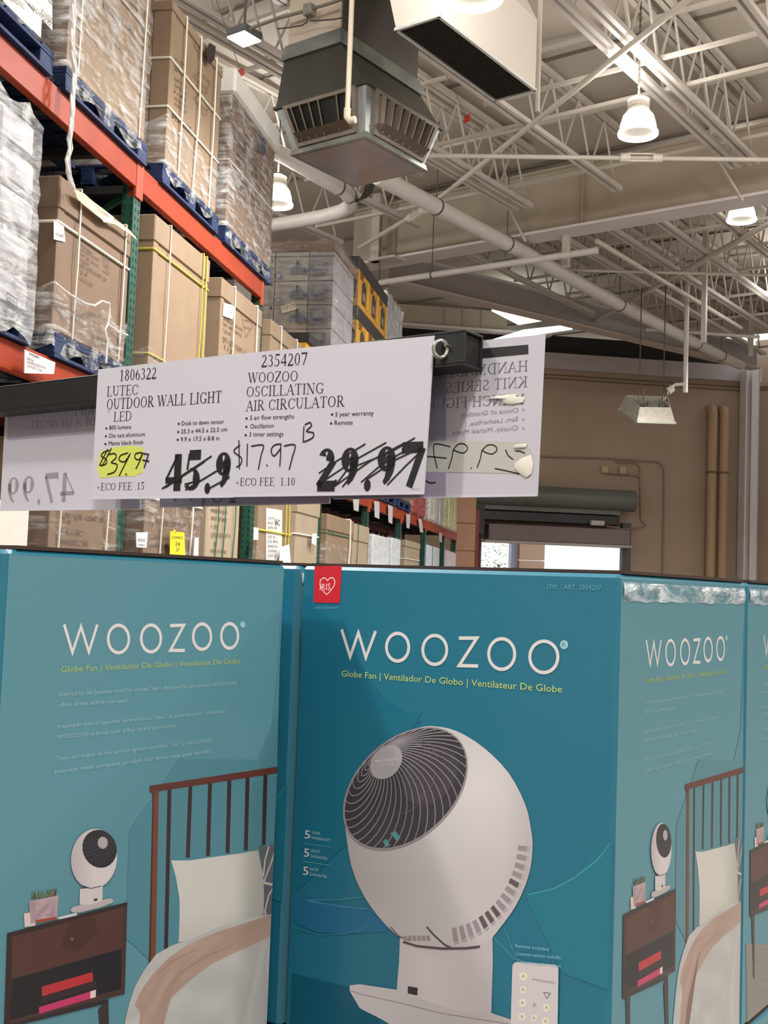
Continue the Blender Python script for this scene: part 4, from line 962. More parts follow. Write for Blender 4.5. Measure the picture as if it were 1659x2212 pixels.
t3.part('side_label', MB().box((NF-.4, 10.345, 3.5), (NF-.05, 10.36, 3.85)), mat('label_pale', (200,196,200), .5))
# printed stack with stretch film (blocks of retail boxes)
PK = mat('pack_grey', (172,168,164), .55, var=.05)
pallet(11.4, 12.45, Z2, 'blue pallet behind the sign, under the tall wrapped retail stack', n0=NF-1.1)
st = Thing('wrapped_stack', 'tall film-wrapped stack of grey printed food-storage retail boxes behind yellow boxes', 'wrapped goods', RK, (NF-1.1, 11.42, Z2+ZP))
zz0, zz1 = Z2+ZP, 5.10; nrow = 8; hh = (zz1-zz0)/nrow
ytop = [RK.cut(725, y, 1, 11.42)[2] for y in (535, 555, 607, 659, 711)]
rows = [5.10]; 
for y in (554, 607, 659, 711): rows.append(RK.cut(640, y, 1, 11.42)[2])
d_ = rows[-2]-rows[-1]
while rows[-1]-d_ > zz0: rows.append(rows[-1]-d_)
rows.append(zz0)
xs = [RK.cut(x, 640, 1, 11.42)[0] for x in (560, 592, 665)] ; xs = [NF-1.1]+xs[1:]+[NF+.0]
for k in range(len(rows)-1):
    for j in range(3):
        st.part('retail_box', MB().box((xs[j]+.003, 11.42, rows[k+1]+.002), (xs[j+1]-.003, 12.4, rows[k]-.003), .006), PK if j < 2 else mat('pack_photo', (150,146,150), .5, var=.12, scale=4))
st.part('top_board', MB().box((xs[0], 11.41, 5.10), (NF+.01, 12.42, 5.21), .01), mat('top_board', (126,104,92), .7, var=.1))
st.part('stretch_film', film_shell(xs[0], NF+.02, 11.40, 12.43, zz0, 5.2, e=.03), film_mat('film_soft', .48, .7, base=.05, top=.5))
ik = front_ink(11.41)
for r_ in range(4):
    y = (554, 607, 659, 711)[r_]; dy = 0
    def L_(x, yy): return (x, y+yy)
    if y > 690: lim = 1
    ik.ellipse_ = None
    ik.text('Tupperware', (600, y+13), (632, y+14), 6, (80,80,90))
    for k in range(3): ik.pstroke([(600, y+21+k*6), (600+22-k*3, y+21+k*6)], 1, (140,136,136))
    for (x, h) in ((630,12),(636,16),(643,28),(650,20),(656,14),(661,10)):
        ik.ppoly([(x-3, y+38), (x-3, y+38-h), (x+3, y+38-h), (x+3, y+38)], (72,82,104) if x % 2 else (96,104,120))
    ik.ppoly(ik.ellipse(602, y+42, 6, 7, n=12), (110,120,150)); ik.ppoly(ik.ellipse(602, y+42, 4, 4.6, n=12), (176,176,184))
    ik.ppoly(ik.ellipse(587, y+8, 3, 4, n=10), (60,64,90)); ik.text('20', (581, y+50), (590, y+51), 5, (70,70,74))
    for k in range(2): ik.ppoly(ik.ellipse(583, y+22+k*12, 4, 5, n=8), (146,142,142))
    ik.ppoly([(672, y+8), (706, y+10), (704, y+40), (670, y+42)], (112,112,128)); ik.ppoly([(676, y+14), (696, y+12), (700, y+24), (680, y+30)], (128,140,136)); ik.ppoly([(676, y+30), (700, y+26), (702, y+34), (680, y+38)], (88,84,120))
ik.ppoly([(609,664),(640,656),(643,670),(612,679)], (226,220,206)); ik.text('TOP STK', (612,675), (641,666), 9, (40,36,34))
ik.build('printing', PRINT, st)
# yellow boxes, two tiers
for tier, (za, zb_) in enumerate(((4.23, 5.08), (5.08, 5.0))):
    pass
yb = [(Z2+ZP, 3.50), (3.50, 4.50), (4.50, 5.52)]
zt1 = RK.cut(775, 552, 1, 12.5)[2]; zt2 = RK.cut(775, 660, 1, 12.5)[2]; dh = zt1-zt2
pallet(12.5, 14.25, Z2, 'blue pallet behind the sign, under the yellow boxes')
tl = [('top', zt1), ('second', zt2), ('third', zt2-dh)]
for r_, (nm_, zt_) in enumerate(tl):
    for j in range(3):
        a_ = 12.5+j*.6
        zb0 = max(zt_-dh, Z2+ZP) if r_ < 2 else Z2+ZP
        if r_ == 2: zt_ = min(zt_, zt2-dh)
        th = Thing('retail_box', 'bright yellow box with black top band, %s tier, %s from the left' % (nm_, ['first', 'second', 'third'][j]), 'box', RK, (NF-.6, a_, zb0), 'yellow boxes stacked beyond the wrapped stack')
        th.part('body', MB().box((NF-.95, a_, zb0+.002), (NF+.035, a_+.595, zt_-.16), .006), YEL)
        th.part('black_band', MB().box((NF-.95, a_-.002, zt_-.16), (NF+.037, a_+.597, zt_-.004), .006), BLK)
        ik = Ink(RK, 0, NF+.035, 1, lift=.003, step=.001)
        def R_(u, z): return (a_+u*.6, zb0+(zt_-zb0)*z)
        ik.poly([R_(.3,.12), R_(.62,.12), R_(.66,.5), R_(.5,.62), R_(.3,.52)], lin((52,48,46))); ik.layer += 1
        ik.poly([R_(.36,.2), R_(.56,.2), R_(.56,.36), R_(.36,.36)], lin((140,130,120))); ik.layer += 1
        for k in range(4): ik.poly([R_(.1,.72-k*.05), R_(.5-.05*k,.72-k*.05), R_(.5-.05*k,.745-k*.05), R_(.1,.745-k*.05)], lin((70,52,30)))
        ik.layer += 1; ik.poly([R_(.72,.1), R_(.9,.1), R_(.9,.68), R_(.72,.68)], lin((226,170,60)))
        ik.build('printing', PRINT, th)
        if j == 0:
            ik = Ink(RK, 1, a_, -1, lift=.004, step=.001)
            zf = lambda z: zb0+(zt_-zb0)*z
            ik.poly([(NF-.16, zf(.16)), (NF-.0, zf(.16)), (NF+.01, zf(.5)), (NF-.06, zf(.66)), (NF-.15, zf(.6))], lin((42,38,38))); ik.layer += 1
            ik.poly([(NF-.12, zf(.2)), (NF-.03, zf(.2)), (NF-.03, zf(.44)), (NF-.12, zf(.44))], lin((150,140,134))); ik.build('printing', PRINT, th)
pallet(14.3, 15.5, Z2, 'blue pallet behind the sign, under the silver wrapped load')
t3 = carton('wrapped_load', 'silvery film-wrapped tall load right of the yellow boxes', 14.32, 15.55, Z2+ZP, 5.45, mat('load_grey', (176,174,176), .5, var=.1, scale=6), film=(Z2+ZP, 5.45), film_dense=2, cat='wrapped goods')
pallet(15.7, 16.8, Z2, 'blue pallet behind the sign, under the farthest brown carton')
t3 = carton('carton', 'brown carton top peeking over sign right of silver wrapped load', 15.7, 16.8, Z2+ZP, 4.95, 1, lid=.1)
# small goods on the lower beams seen under the sign
for i, (a0, a1, zt_, m_, lb, nm_) in enumerate(((12.9, 13.5, 3.0, mat('bag_red', (150,44,40), .5, var=.2), 'dark red crate on the far lower beam just under sign', 'crate'),
        (13.9, 15.2, 3.05, mat('bag_clear', (200,196,190), .3, var=.25, scale=14, bump=.8, bscale=20), 'clear-bagged goods on the far lower beam', 'bag'),
        (15.4, 16.1, 3.0, mat('bag_blue', (40,70,120), .4, var=.2), 'blue tub on the far lower beam', 'tub'),
        (16.9, 18.4, 3.3, mat('bag_red', (150,44,40), .5), 'red plastic crates on the far lower beam', 'crate'), (18.8, 20.6, 3.5, mat('bag_clear', (200,196,190), .3), 'large clear-wrapped goods near the far rack end', 'bag'),
        (20.9, 22.6, 3.6, mat('bag_yellow', (206,200,150), .3, var=.2, scale=10, bump=.8), 'yellowish clear-wrapped goods at the far rack end', 'bag'))):
    if a1 > 16.8 or a0 < 12:
        pass
    else: continue
    th = Thing(nm_, lb, 'goods', RK, (NF-.9, a0, 2.70))
    k_ = 4
    for j in range(k_):
        aa = a0+(a1-a0)*j/k_; 
        th.part('pack', MB().box((NF-.9, aa+.01, 2.707), (NF+.02+random.uniform(-.02,.02), aa+(a1-a0)/k_-.01, zt_+random.uniform(-.08,.08)), .04), m_)
    th.part('stretch_film', film_shell(NF-.9, NF+.03, a0, a1, 2.71, zt_), FILM)

# ---- first level (seen between the signs and the teal boxes)
RED_P = mat('pallet_red', (172,52,44), .6, var=.2)
W_ = mat('board_white', (214,208,200), .6)
CLR = mat('clear_sacks', (232,236,236), .35, scale=14, bump=.6, bscale=30, rgb2=(188,194,196))
spec1 = [
 (3.4, 5.17, 1.935, mat('board_pink', (222,200,190), .6, var=.03), 0, (), None, 'pale pinkish carton at the left edge between sign and teal box', [], None),
 (5.36, 6.20, 2.30, 1, 0, (('v', 5.47, 'w'), ('v', 6.05, 'w')), (1.6, 2.0), 'brown carton printed MADE IN CHINA on a red pallet', [('QTY / QTÉ / CONT.: 30', (133,1118), (222,1128), 11), ('1 / 42', (137,1129), (152,1131), 8), ('MADE IN CHINA', (130,1153), (179,1157), 12), ('FABRIQUE EN CHINE', (128,1175), (189,1180), 12)], None),
 (6.60, 7.62, 2.35, 1, 0, (('v', 6.87, 'w'), ('v', 7.42, 'w', .012), ('h', 2.09, 'w', .012)), (1.6, 2.2), 'brown carton with yellow tag between sign and teal box', [('QTY / QTÉ / CONT.: 24', (327,1133), (400,1139), 10), ('ONE', (343,1150), (352,1151), 7), ('MADE IN CHINA', (326,1163), (365,1167), 8), ('FABRIQUE EN', (325,1180), (360,1183), 8)], None),
 (7.76, 8.52, 2.35, 2, 0, (('v', 7.95, 'g'), ('v', 8.12, 'g'), ('v', 8.36, 'g')), None, 'pale carton striped with green cord above first teal box', [('MADE IN 2100', (455,1106), (490,1111), 8), ('BRUT NET BRUT', (456,1123), (490,1128), 8), ('1.2C     X', (456,1140), (488,1143), 7), ('QTY/QTE/CONT 12', (455,1160), (497,1162), 9), ('23', (461,1178), (467,1179), 8), ('MADE IN CHINA', (454,1193), (488,1195), 7)], None),
 (9.0, 10.05, 2.32, 0, 0, (('h', 2.02, 'y', .012), ('v', 9.82, 'y'), ('v', 9.92, 'y')), (1.6, 1.85), 'tan carton with tall white sheet label and yellow cord', [], 'sheet'),
 (10.25, 11.1, 2.5, 2, .25, (('h', 2.05, 'w', .012),), (1.6, 1.8), 'pale tan carton with lid and slanting white cord', [], 'lid'),
 (11.45, 12.75, 2.32, 0, .17, (('h', 2.12, 'g'), ('v', 12.55, 'w', .018)), (1.6, 2.0), 'tan lidded carton under the first white hanging tags', [('CTN 1', (706,1135), (722,1138), 8), ('NO 22', (706,1150), (722,1153), 8)], None),
 (12.82, 13.68, 2.30, 2, .2, (('v', 13.0, 'g'),), None, 'whitish lidded carton left of the bright sacks', [], None),
 (14.0, 15.2, 2.24, CLR, 0, (), (1.57, 2.24), 'bright white bagged goods, left of two under the orange beam', [], None),
 (15.35, 16.1, 2.26, CLR, 0, (), (1.57, 2.26), 'bright white bagged goods, right of two under the orange beam', [], None),
 (16.5, 17.9, 2.28, 2, .1, (('h', 2.0, 'w', .012),), None, 'small tan carton beside the bright bagged goods', [], None),
 (18.8, 20.3, 2.3, mat('load_bluewhite', (206,212,222), .5, var=.1), 0, (('v', 19.3, 'g'),), (1.57, 2.3), 'bluish white wrapped load near the far rack end', [], None),
 (21.2, 22.8, 2.3, mat('load_mauve', (206,190,190), .5, var=.08), 0, (), (1.57, 2.3), 'mauve white wrapped load at the far rack end', [], None)]
for i, (a0, a1, zt_, m_, lid_, st_, fl_, lb, tx, ex) in enumerate(spec1):
    pallet(a0, a1, Z1, 'pallet under the %s' % lb.replace(' between sign and teal box', '').replace('above first teal box', 'with green cord')[:60], RED_P if i == 1 else BLUE, group='pallets on the lowest beams')
    c_ = carton('carton' if not isinstance(m_, bpy.types.Material) or i == 0 else 'wrapped_load', lb, a0+.01, a1, Z1+ZP, zt_, m_, lid=lid_, strap=st_, film=fl_, seam=i in (1, 2, 4, 6))
    ik = side_ink()
    for (t_, a, b, cp) in tx: ik.text(t_, a, b, cp, (70,52,44))
    if ex == 'sheet':
        ik.ppoly([(574,1097),(609,1102),(608,1222),(574,1218)], (214,212,208))
        for k in range(9): ik.text(['CARTON', 'NO 14', 'GW 45', 'NW 40', 'QTY 24', '12 PC', 'MADE IN', 'CHINA', 'LOT 8'][k], (578, 1122+k*10), (592+(k*7) % 9, 1123+k*10), 5.5, (90,90,92))
        ik.text('EC', (593,1133), (603,1135), 12, (70,70,74))
    if i in (4, 5, 2): 
        pass
    if ik.v: ik.build('printing', PRINT, c_)
def slip(label, pts, col, txt=(), n=NF+.06, name='paper_label'):
    Q = [RK.cut(x, y, 0, n) for x, y in pts]; Q2 = [q_+Vector((.004,0,0)) for q_ in Q]; k = len(Q)
    mb = MB().add(Q2+Q, [tuple(range(k)), tuple(range(2*k-1, k-1, -1))]+[(i, (i+1) % k, k+(i+1) % k, k+i) for i in range(k)])
    th = Thing(name, label, 'label', RK, Q[0]); th.part('sheet', mb, col)
    if txt:
        ik = Ink(RK, 0, n+.004, 1, lift=.0015, step=.0005)
        for (t_, a, b, c) in txt: ik.text(t_, a, b, c, (60,56,60))
        ik.build('printing', PRINT, th)
YT = mat('yellow_tag', (226,206,40), .6, var=.04)
slip('bright yellow tag hung on brown carton between sign and teal box', [(367,1147),(373,1149),(376,1144),(381,1149),(397,1150),(399,1205),(366,1204)], YT, [('124462', (371,1163), (394,1164), 6), ('24', (378,1178), (388,1179), 8), ('21', (380,1190), (386,1190), 8), ('F', (378,1152), (381,1152), 4)])
slip('small white barcode label left of the yellow tag', [(293,1150),(318,1150),(315,1183),(294,1182)], PAPER, [('124462', (296,1179), (313,1180), 5), ('|||||', (298,1168), (312,1169), 6)])
slip('tall narrow white card right of the yellow tag', [(420,1162),(428,1161),(427,1208),(417,1207)], PAPER)
slip('small white paper taped to the post side under the signs', [(548,1139),(557,1140),(557,1166),(547,1166)], PAPER)
slip('white slip on the pale tan lidded carton', [(675,1152),(684,1153),(681,1178),(673,1174)], PAPER)
slip('slanting white sheet at the foot of the tall white label carton', [(606,1182),(624,1176),(628,1222),(602,1222)], PAPER)
slip('white placard clipped to the near orange lower beam', [(52,755),(118,783),(115,808),(51,806)], mat('placard', (206,198,200), .5, var=.02), [('2942899', (62,766), (84,776), 6), ('NESTLE', (58,776), (72,782), 5), ('ASSORTED VIEW 50 KG', (58,784), (98,797), 5), ('130.0 SHT 1.2 kg', (58,792), (90,802), 5)])
TG = mat('tag_grey', (186,182,184), .5, var=.04)
for i, pts in enumerate(([(762,1078),(775,1078),(774,1105),(764,1102)], [(808,1082),(819,1084),(819,1121),(809,1117)], [(838,1090),(848,1094),(847,1132),(839,1128)], [(877,1110),(886,1112),(884,1142),(878,1140)], [(903,1120),(910,1122),(914,1150),(907,1150)], [(948,1150),(955,1152),(954,1172),(949,1170)])):
    slip('pale hanging card on the far orange beam, %s from the left' % ['first','second','third','fourth','fifth','sixth'][i], pts, TG, n=NF+.03, name='hanging_card')

# ================================================================== price signs on a black bar
BF = BD.cut(1005, 712, 1, 1.334)
bb0 = 1.334; bc1 = BF[0]; bz1 = BF[2]+.001; bz0 = bz1-.052; bb1 = bb0+.050
BARM = mat('bar_black', (44,46,44), .42, .3, var=.12, scale=18, bump=.05)
bar = Thing('sign_bar', 'square black steel tube bar carrying the price signs, open end at right', 'sign bar', BD, (-3.2, bb0, 0))
mb = MB(); t_ = .004
for a, b in (((-3.2, bb0, bz1-t_), (bc1, bb1, bz1)), ((-3.2, bb0, bz0), (bc1, bb1, bz0+t_)), ((-3.2, bb0, bz0+t_), (bc1, bb0+t_, bz1-t_)), ((-3.2, bb1-t_, bz0+t_), (bc1, bb1, bz1-t_))): mb.box(a, b, .0008)
bar.part('tube', mb, BARM)
bar.part('tube_shade_fill', MB().box((-3.2, bb0+t_+.001, bz0+t_+.001), (bc1-.004, bb1-t_-.001, bz1-t_-.001)), DARK)  # dark fill stands for the shade inside the open tube
bar.part('support_post', MB().box((-3.16, bb0+.0, 0), (-3.11, bb1, bz0)), BARM)
bar.part('post_foot', MB().box((-3.3, bb0-.12, 0), (-2.97, bb1+.12, .012)), BARM)
e = BD.cut(957, 756, 1, bb0)
eb = bar.part('eye_bolt', MB().tube([(e[0]+.0135*math.cos(a*.5236)*.55, bb0-.006+.007*math.cos(a*.5236), e[2]+.0125*math.sin(a*.5236)) for a in range(13)], .0032, 8), mat('bolt_chrome', (190,192,190), .2, .9, var=.1))
bar.part('shank', MB().rod((e[0]+.010, bb0-.010, e[2]+.004), (e[0]+.010, bb0+.0, e[2]+.004), .0022, 8), MATS['bolt_chrome'], parent=eb)
SHEET = mat('sign_paper', (206,204,214), .42, var=.015, scale=3, coat=.35)
SHEETB = mat('sign_back', (206,203,214), .4, var=.03, scale=3, coat=.5)
CLEARM = mat('plastic_edge', (206,206,220), .15, var=.02, coat=1.)
def sign(label, plane, side, pts, m, name='price_sign'):
    """pts: TL TR BR BL photo points on the plane; returns thing + ink"""
    Q = [BD.cut(x, y, 1, plane) for x, y in pts]; d = Vector((0, -side*.0012, 0))
    th = Thing(name, label, 'sign', BD, Q[0])
    nu, nv = 14, 10; vs = []
    for j in range(nv+1):
        for i in range(nu+1):
            u, v = i/nu, j/nv; p = Q[3].lerp(Q[2], u).lerp(Q[0].lerp(Q[1], u), v); vs.append(p)
    F1 = [(j*(nu+1)+i, j*(nu+1)+i+1, (j+1)*(nu+1)+i+1, (j+1)*(nu+1)+i) for j in range(nv) for i in range(nu)]
    mb = MB().add(vs, F1).add([p+d for p in vs], [f[::-1] for f in F1])
    k = [(0, 1), (1, 2), (2, 3), (3, 0)]; mb.add(Q[::-1]+[q_+d for q_ in Q[::-1]], [(i, j, j+4, i+4) for i, j in k])
    th.part('sheet', mb, m)
    ed = MB(); 
    for a, b in ((Q[3], Q[2]), (Q[1], Q[2])): ed.bar(a, b, .0016, .0022, (0,1,0))
    th.part('sleeve_edge', ed, CLEARM)
    return th, Ink(BD, 1, plane, side, lift=.0004, step=.00002)
K = (26,24,28)
# first sign
th, ik = sign('white price sign for an outdoor wall light, left of two on bar front', bb0-.0016, -1, [(212,798),(511,764),(506,1074),(197,1078)], SHEET)
X, Y = lambda x: x/2.9625, lambda y: 680+y/2.9625
A_ = lambda x, y: (X(x), Y(y))
ik.ppoly([A_(*p_) for p_ in ((640,880),(720,850),(840,838),(915,848),(925,900),(915,1010),(860,1035),(760,1032),(640,1046),(625,985))], (212,220,104))
for (tx, a, b, c) in (('1806322', (762,425), (1003,408), 23.6), ('LUTEC', (682,522), (885,510), 21), ('OUTDOOR WALL LIGHT', (680,608), (1420,560), 22.5), ('^', (682,655), (708,653), 16), ('LED', (725,683), (845,676), 20), ('+ECO FEE .15', (615,1123), (925,1118), 15)):
    ik.serif(tx, A_(*a), A_(*b), c, K)
def bullet(ik, x, y, r): ik.ppoly(ik.ellipse(x, y, r, r*1.1, n=10), K)
for (tx, a, b, d) in (('800 lumens', (700,735), (840,730), (682,727)), ('Die cast aluminum', (700,787), (928,777), (679,777)), ('Matte black finish', (697,836), (917,828), (676,827)), ('Dusk to dawn sensor', (1163,708), (1435,696), (1145,698)), ('25.3 x 44.5 x 22.5 cm', (1160,760), (1455,746), (1142,750)), ('9.9 x 17.5 x 8.8 in', (1157,810), (1405,802), (1139,800))):
    ik.text(tx, A_(*a), A_(*b), 9.2, K); bullet(ik, X(d[0]), Y(d[1]), 2.2)
ik.serif('45.9', A_(1050,1128), A_(1492,1120), 78, K, thick=.27, thin=.07)
def hand(ik, T, strokes, w_=3.0):
    for s_ in strokes:
        # smooth the handwriting a little
        P_ = s_
        if len(s_) > 3:
            P_ = []
            for i in range(len(s_)-1):
                p0, p1, p2, p3 = s_[max(i-1,0)], s_[i], s_[i+1], s_[min(i+2, len(s_)-1)]
                for k in range(4):
                    t = k/4; P_.append(tuple(.5*((2*p1[d])+(-p0[d]+p2[d])*t+(2*p0[d]-5*p1[d]+4*p2[d]-p3[d])*t*t+(-p0[d]+3*p1[d]-3*p2[d]+p3[d])*t**3) for d in (0,1)))
            P_.append(s_[-1])
        ik.pstroke([T(*p_) for p_ in P_], w_, (18,16,20))
hand(ik, A_, [[(700,868),(665,880),(650,905),(682,925),(680,955),(640,965)], [(715,855),(655,970)], [(690,862),(640,960)],
   [(690,897),(735,888),(745,915),(715,945),(752,960),(735,1005),(690,1022)], [(820,885),(775,900),(765,930),(800,940),(835,890),(800,960),(765,1030)], [(806,1018),(812,1024)],
   [(910,882),(870,890),(868,920),(895,925),(915,885),(895,940),(872,985)], [(915,887),(952,893),(925,978)], [(915,930),(955,938)]], 3.2)
hand(ik, A_, [[(1040,1112),(1355,905)], [(1060,1105),(1310,940)], [(1190,1120),(1470,950)], [(1320,1122),(1470,1040)], [(1185,1085),(1280,1060)]], 3.6)
ik.build('printing', print_mat('ink_matt', .5, .3), th)
# second sign
th, ik = sign('white price sign for an oscillating air circulator, right of two', bb0-.0030, -1, [(507,765),(938,725),(915,1067),(502,1073)], SHEET)
X, Y = lambda x: 480+x/3.456, lambda y: 700+y/3.456
for (tx, a, b, c) in (('2354207', (288,322), (637,303), 25.5), ('WOOZOO', (190,440), (568,425), 21.5), ('OSCILLATING', (178,545), (760,517), 22), ('AIR CIRCULATOR', (175,650), (915,615), 22), ('+ECO FEE  1.10', (95,1207), (545,1205), 16.5)):
    ik.serif(tx, A_(*a), A_(*b), c, K)
for (tx, a, b, d) in (('5 air flow strengths', (208,717), (537,705), (183,705)), ('Oscillation', (210,780), (385,774), (182,767)), ('3 timer settings', (203,840), (457,836), (177,830)), ('5 year warranty', (845,690), (1132,680), (822,675)), ('Remote', (840,753), (975,750), (815,742))):
    ik.text(tx, A_(*a), A_(*b), 9.8, K); bullet(ik, X(d[0]), Y(d[1]), 2.4)
ik.text('2025-09-12', A_(1416,1236), A_(1478,1235), 2.6, (90,90,96))
ik.serif('29.97', A_(690,1222), A_(1512,1215), 84, K, thick=.27, thin=.07)
hand(ik, A_, [[(135,905),(95,935),(95,960),(145,1000),(140,1045),(108,1068)], [(126,868),(130,1082)], [(190,895),(186,1060)], [(220,912),(308,905),(292,980),(272,1085)], [(334,1052),(338,1058)],
   [(440,895),(390,905),(367,945),(390,985),(440,925)], [(440,895),(437,985),(432,1062)], [(465,910),(545,903),(527,990),(502,1085)],
   [(612,765),(606,880)], [(620,752),(655,735),(668,760),(632,800),(682,812),(675,850),(610,880)]], 3.0)
hand(ik, A_, [[(725,1112),(860,1020),(1070,895)], [(745,1180),(1000,1010),(1225,885)], [(855,1200),(1110,1020),(1355,892)], [(1020,1052),(1250,960),(1440,850)], [(1040,1180),(1200,1040),(1360,950)], [(1080,1160),(1300,1010),(1460,935)], [(1235,1200),(1370,1060),(1500,935)], [(850,1200),(940,1080)], [(900,1215),(960,1140)]], 3.0)
ik.build('printing', print_mat('ink_matt', .5, .3), th)
# signs on the rear of the bar, printing showing through reversed
G1, G2 = (146,142,156), (120,116,130)
th, ik = sign('rear sign at left, its reversed 47.99 showing through grey', bb1+.002, -1, [(14,840),(303,830),(303,1100),(0,1103)], SHEETB, 'rear_sign')
X, Y = lambda x: x/2.9625, lambda y: 680+y/2.9625
ik.ppoly([(17,862),(303,840),(303,928),(16,951)], (166,162,178))
ik.serif('SWIFT', A_(640,640), A_(468,646), 18, (104,98,112)); ik.serif('OF A SHOWGIRL.', A_(612,706), A_(172,732), 17, (104,98,112))
ik.serif('47.99', A_(478,1192), A_(30,1218), 62, (150,148,156), thick=.2, thin=.05)
ik.ppoly([(250,1066),(303,1064),(303,1098),(250,1100)], (166,162,180))
ik.build('printing', print_mat('ink_matt', .5, .3), th)
th, ik = sign('rear sign in the middle, a mauve strip below the front signs', bb1+.002, -1, [(348,840),(720,800),(712,1087),(345,1096)], mat('sign_back_mauve', (160,152,176), .4, var=.03, coat=.5), 'rear_sign')
ik.serif('15.99', (522,1086), (360,1090), 70, (112,106,128), thick=.2, thin=.05)
ik.build('printing', print_mat('ink_matt', .5, .3), th)
th, ik = sign('rear sign at right, reversed handwriting and glossy clear sleeve', bb1+.002, -1, [(735,765),(1177,722),(1160,1071),(722,1078)], mat('sign_back_grey', (200,198,208), .3, var=.03, coat=.6), 'rear_sign')
X, Y = lambda x: 880+x/4.366, lambda y: 680+y/4.366
ik.ppoly([(700,770),(965,745),(963,1073),(700,1078)], (152,146,166))
ik.ppoly([A_(*p_) for p_ in ((430,1190),(1120,1200),(1180,1320),(1150,1500),(180,1480),(200,1190))], (190,190,182))
ik.ppoly([A_(*p_) for p_ in ((690,320),(1142,282),(1142,370),(690,412))], (38,36,38))
for (tx, a, b, c, cl) in (('HANDMADE B', (1140,530), (255,600), 23, (110,104,116)), ('KNIT SERIES', (1135,680), (360,740), 23, (110,104,116)), ('10 INCH FIGURES', (1120,840), (40,900), 23, (110,104,116))): ik.serif(tx, A_(*a), A_(*b), c, cl)
for (tx, a, b, y) in (('Choice of: Ghostface,', (1050,918), (500,965), 895), ('Sam, Leatherface,', (1045,1000), (585,1045), 985), ('Chucky, Michael Myers', (1045,1085), (430,1130), 1070)):
    ik.text(tx, A_(*a), A_(*b), 10, (150,146,156)); ik.ppoly(ik.ellipse(X(1095), Y(y), 2, 2.2, n=8), (150,146,156))
hand(ik, A_, [[(405,1245),(265,1218),(250,1290),(265,1370),(282,1445)], [(180,1335),(370,1352)], [(435,1275),(480,1222),(540,1220),(570,1260),(540,1300),(500,1300),(435,1275)], [(435,1275),(420,1360),(390,1452)],
   [(705,1280),(760,1230),(820,1232),(848,1270),(815,1308),(770,1310),(705,1280)], [(705,1280),(690,1360),(660,1440)], [(600,1445),(607,1447)], [(1110,1306),(1060,1285),(1020,1285)], [(928,1275),(950,1325),(998,1365)], [(830,1450),(930,1470),(1058,1500)], [(165,1560),(215,1585),(268,1582)]], 2.6)
ik.build('printing', print_mat('ink_matt', .5, .3), th)
# creases of the clear sleeve
for pts in ([(740,790),(830,765),(1040,745),(1020,770),(1110,775),(1090,825),(990,845),(900,835),(850,785)], [(1165,1320),(1188,1400),(1170,1500),(1120,1535),(1050,1490),(1010,1450),(1010,1400),(1080,1350)], [(1010,1225),(1125,1212),(1120,1250),(1000,1258)]):
    Q = [BD.cut(X(x), Y(y), 1, bb1+.0005) for x, y in pts]; c_ = sum(Q, Vector())/len(Q); c_ = c_+Vector((.0,-.004,.0))
    th.part('sleeve_crease', MB().add(Q+[c_], [(i, (i+1) % len(Q), len(Q)) for i in range(len(Q))], True), mat('crease_gloss', (236,234,220), .12, var=0, coat=1.))

# ================================================================== teal fan cartons on their pallet
TEALD = mat('teal_dark', (34,110,134), .36, var=.03, scale=2)
TEALL = mat('teal_light', (86,138,152), .4, var=.03, scale=2)
TEALD.node_tree.nodes['Principled BSDF'].inputs['Coat Weight'].default_value = .15
RIMB = mat('carton_rim', (58,40,34), .8, var=.1)
K0 = BD.to(at(1338, 1240, 1.0)); kc, kb, ztop = K0[0], K0[1], K0[2]
WD_, WL_, HT = .368, .3345, .49
z0b = ztop-HT
bx0 = Thing('fan_carton', 'teal fan carton, front with big white fan picture facing the camera', 'box', BD, (kc, kb, z0b), 'teal fan cartons on the pallet')
e = .0012
mb = MB().box((kc-WD_, kb, z0b), (kc, kb+WL_, ztop), .0035)
body = bx0.part('body', mb, TEALD)
bx0.part('top_flap', MB().box((kc-WD_+.003, kb+.012, ztop+.0005), (kc-.001, kb+WL_-.004, ztop+.0035)), RIMB)
bx0.part('side_sheet', MB().box((kc-.02, kb+.004, z0b+.003), (kc+.0006, kb+WL_-.004, ztop-.004)), TEALL)
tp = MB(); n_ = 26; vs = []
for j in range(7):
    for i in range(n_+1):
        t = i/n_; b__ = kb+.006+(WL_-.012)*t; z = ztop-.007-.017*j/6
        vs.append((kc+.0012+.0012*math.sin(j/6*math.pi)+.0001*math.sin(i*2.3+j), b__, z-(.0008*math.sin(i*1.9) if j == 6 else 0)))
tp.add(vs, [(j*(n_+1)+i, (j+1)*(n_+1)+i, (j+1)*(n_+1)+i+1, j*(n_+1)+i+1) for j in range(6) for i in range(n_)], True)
bx0.part('glare_band', tp, film_mat('glare_film', .42, .55, base=.1, top=.95, tint=(.74, .88, .98), sc=(14, 14, 40)), label='pale crinkled band standing for glare along the top edge')  # whitish film band added for the daylight glare on the glossy carton edge
# front print
ik = Ink(BD, 1, kb, -1, lift=.0004, step=.00001)
ik.lim = (kc-WD_+.0015, kc-.0015, z0b+.002)
T_ = lambda x, y: (600+x/2.242, 1200+y/2.242); T2 = lambda x, y: (600+x/2.242, 1540+y/2.242)
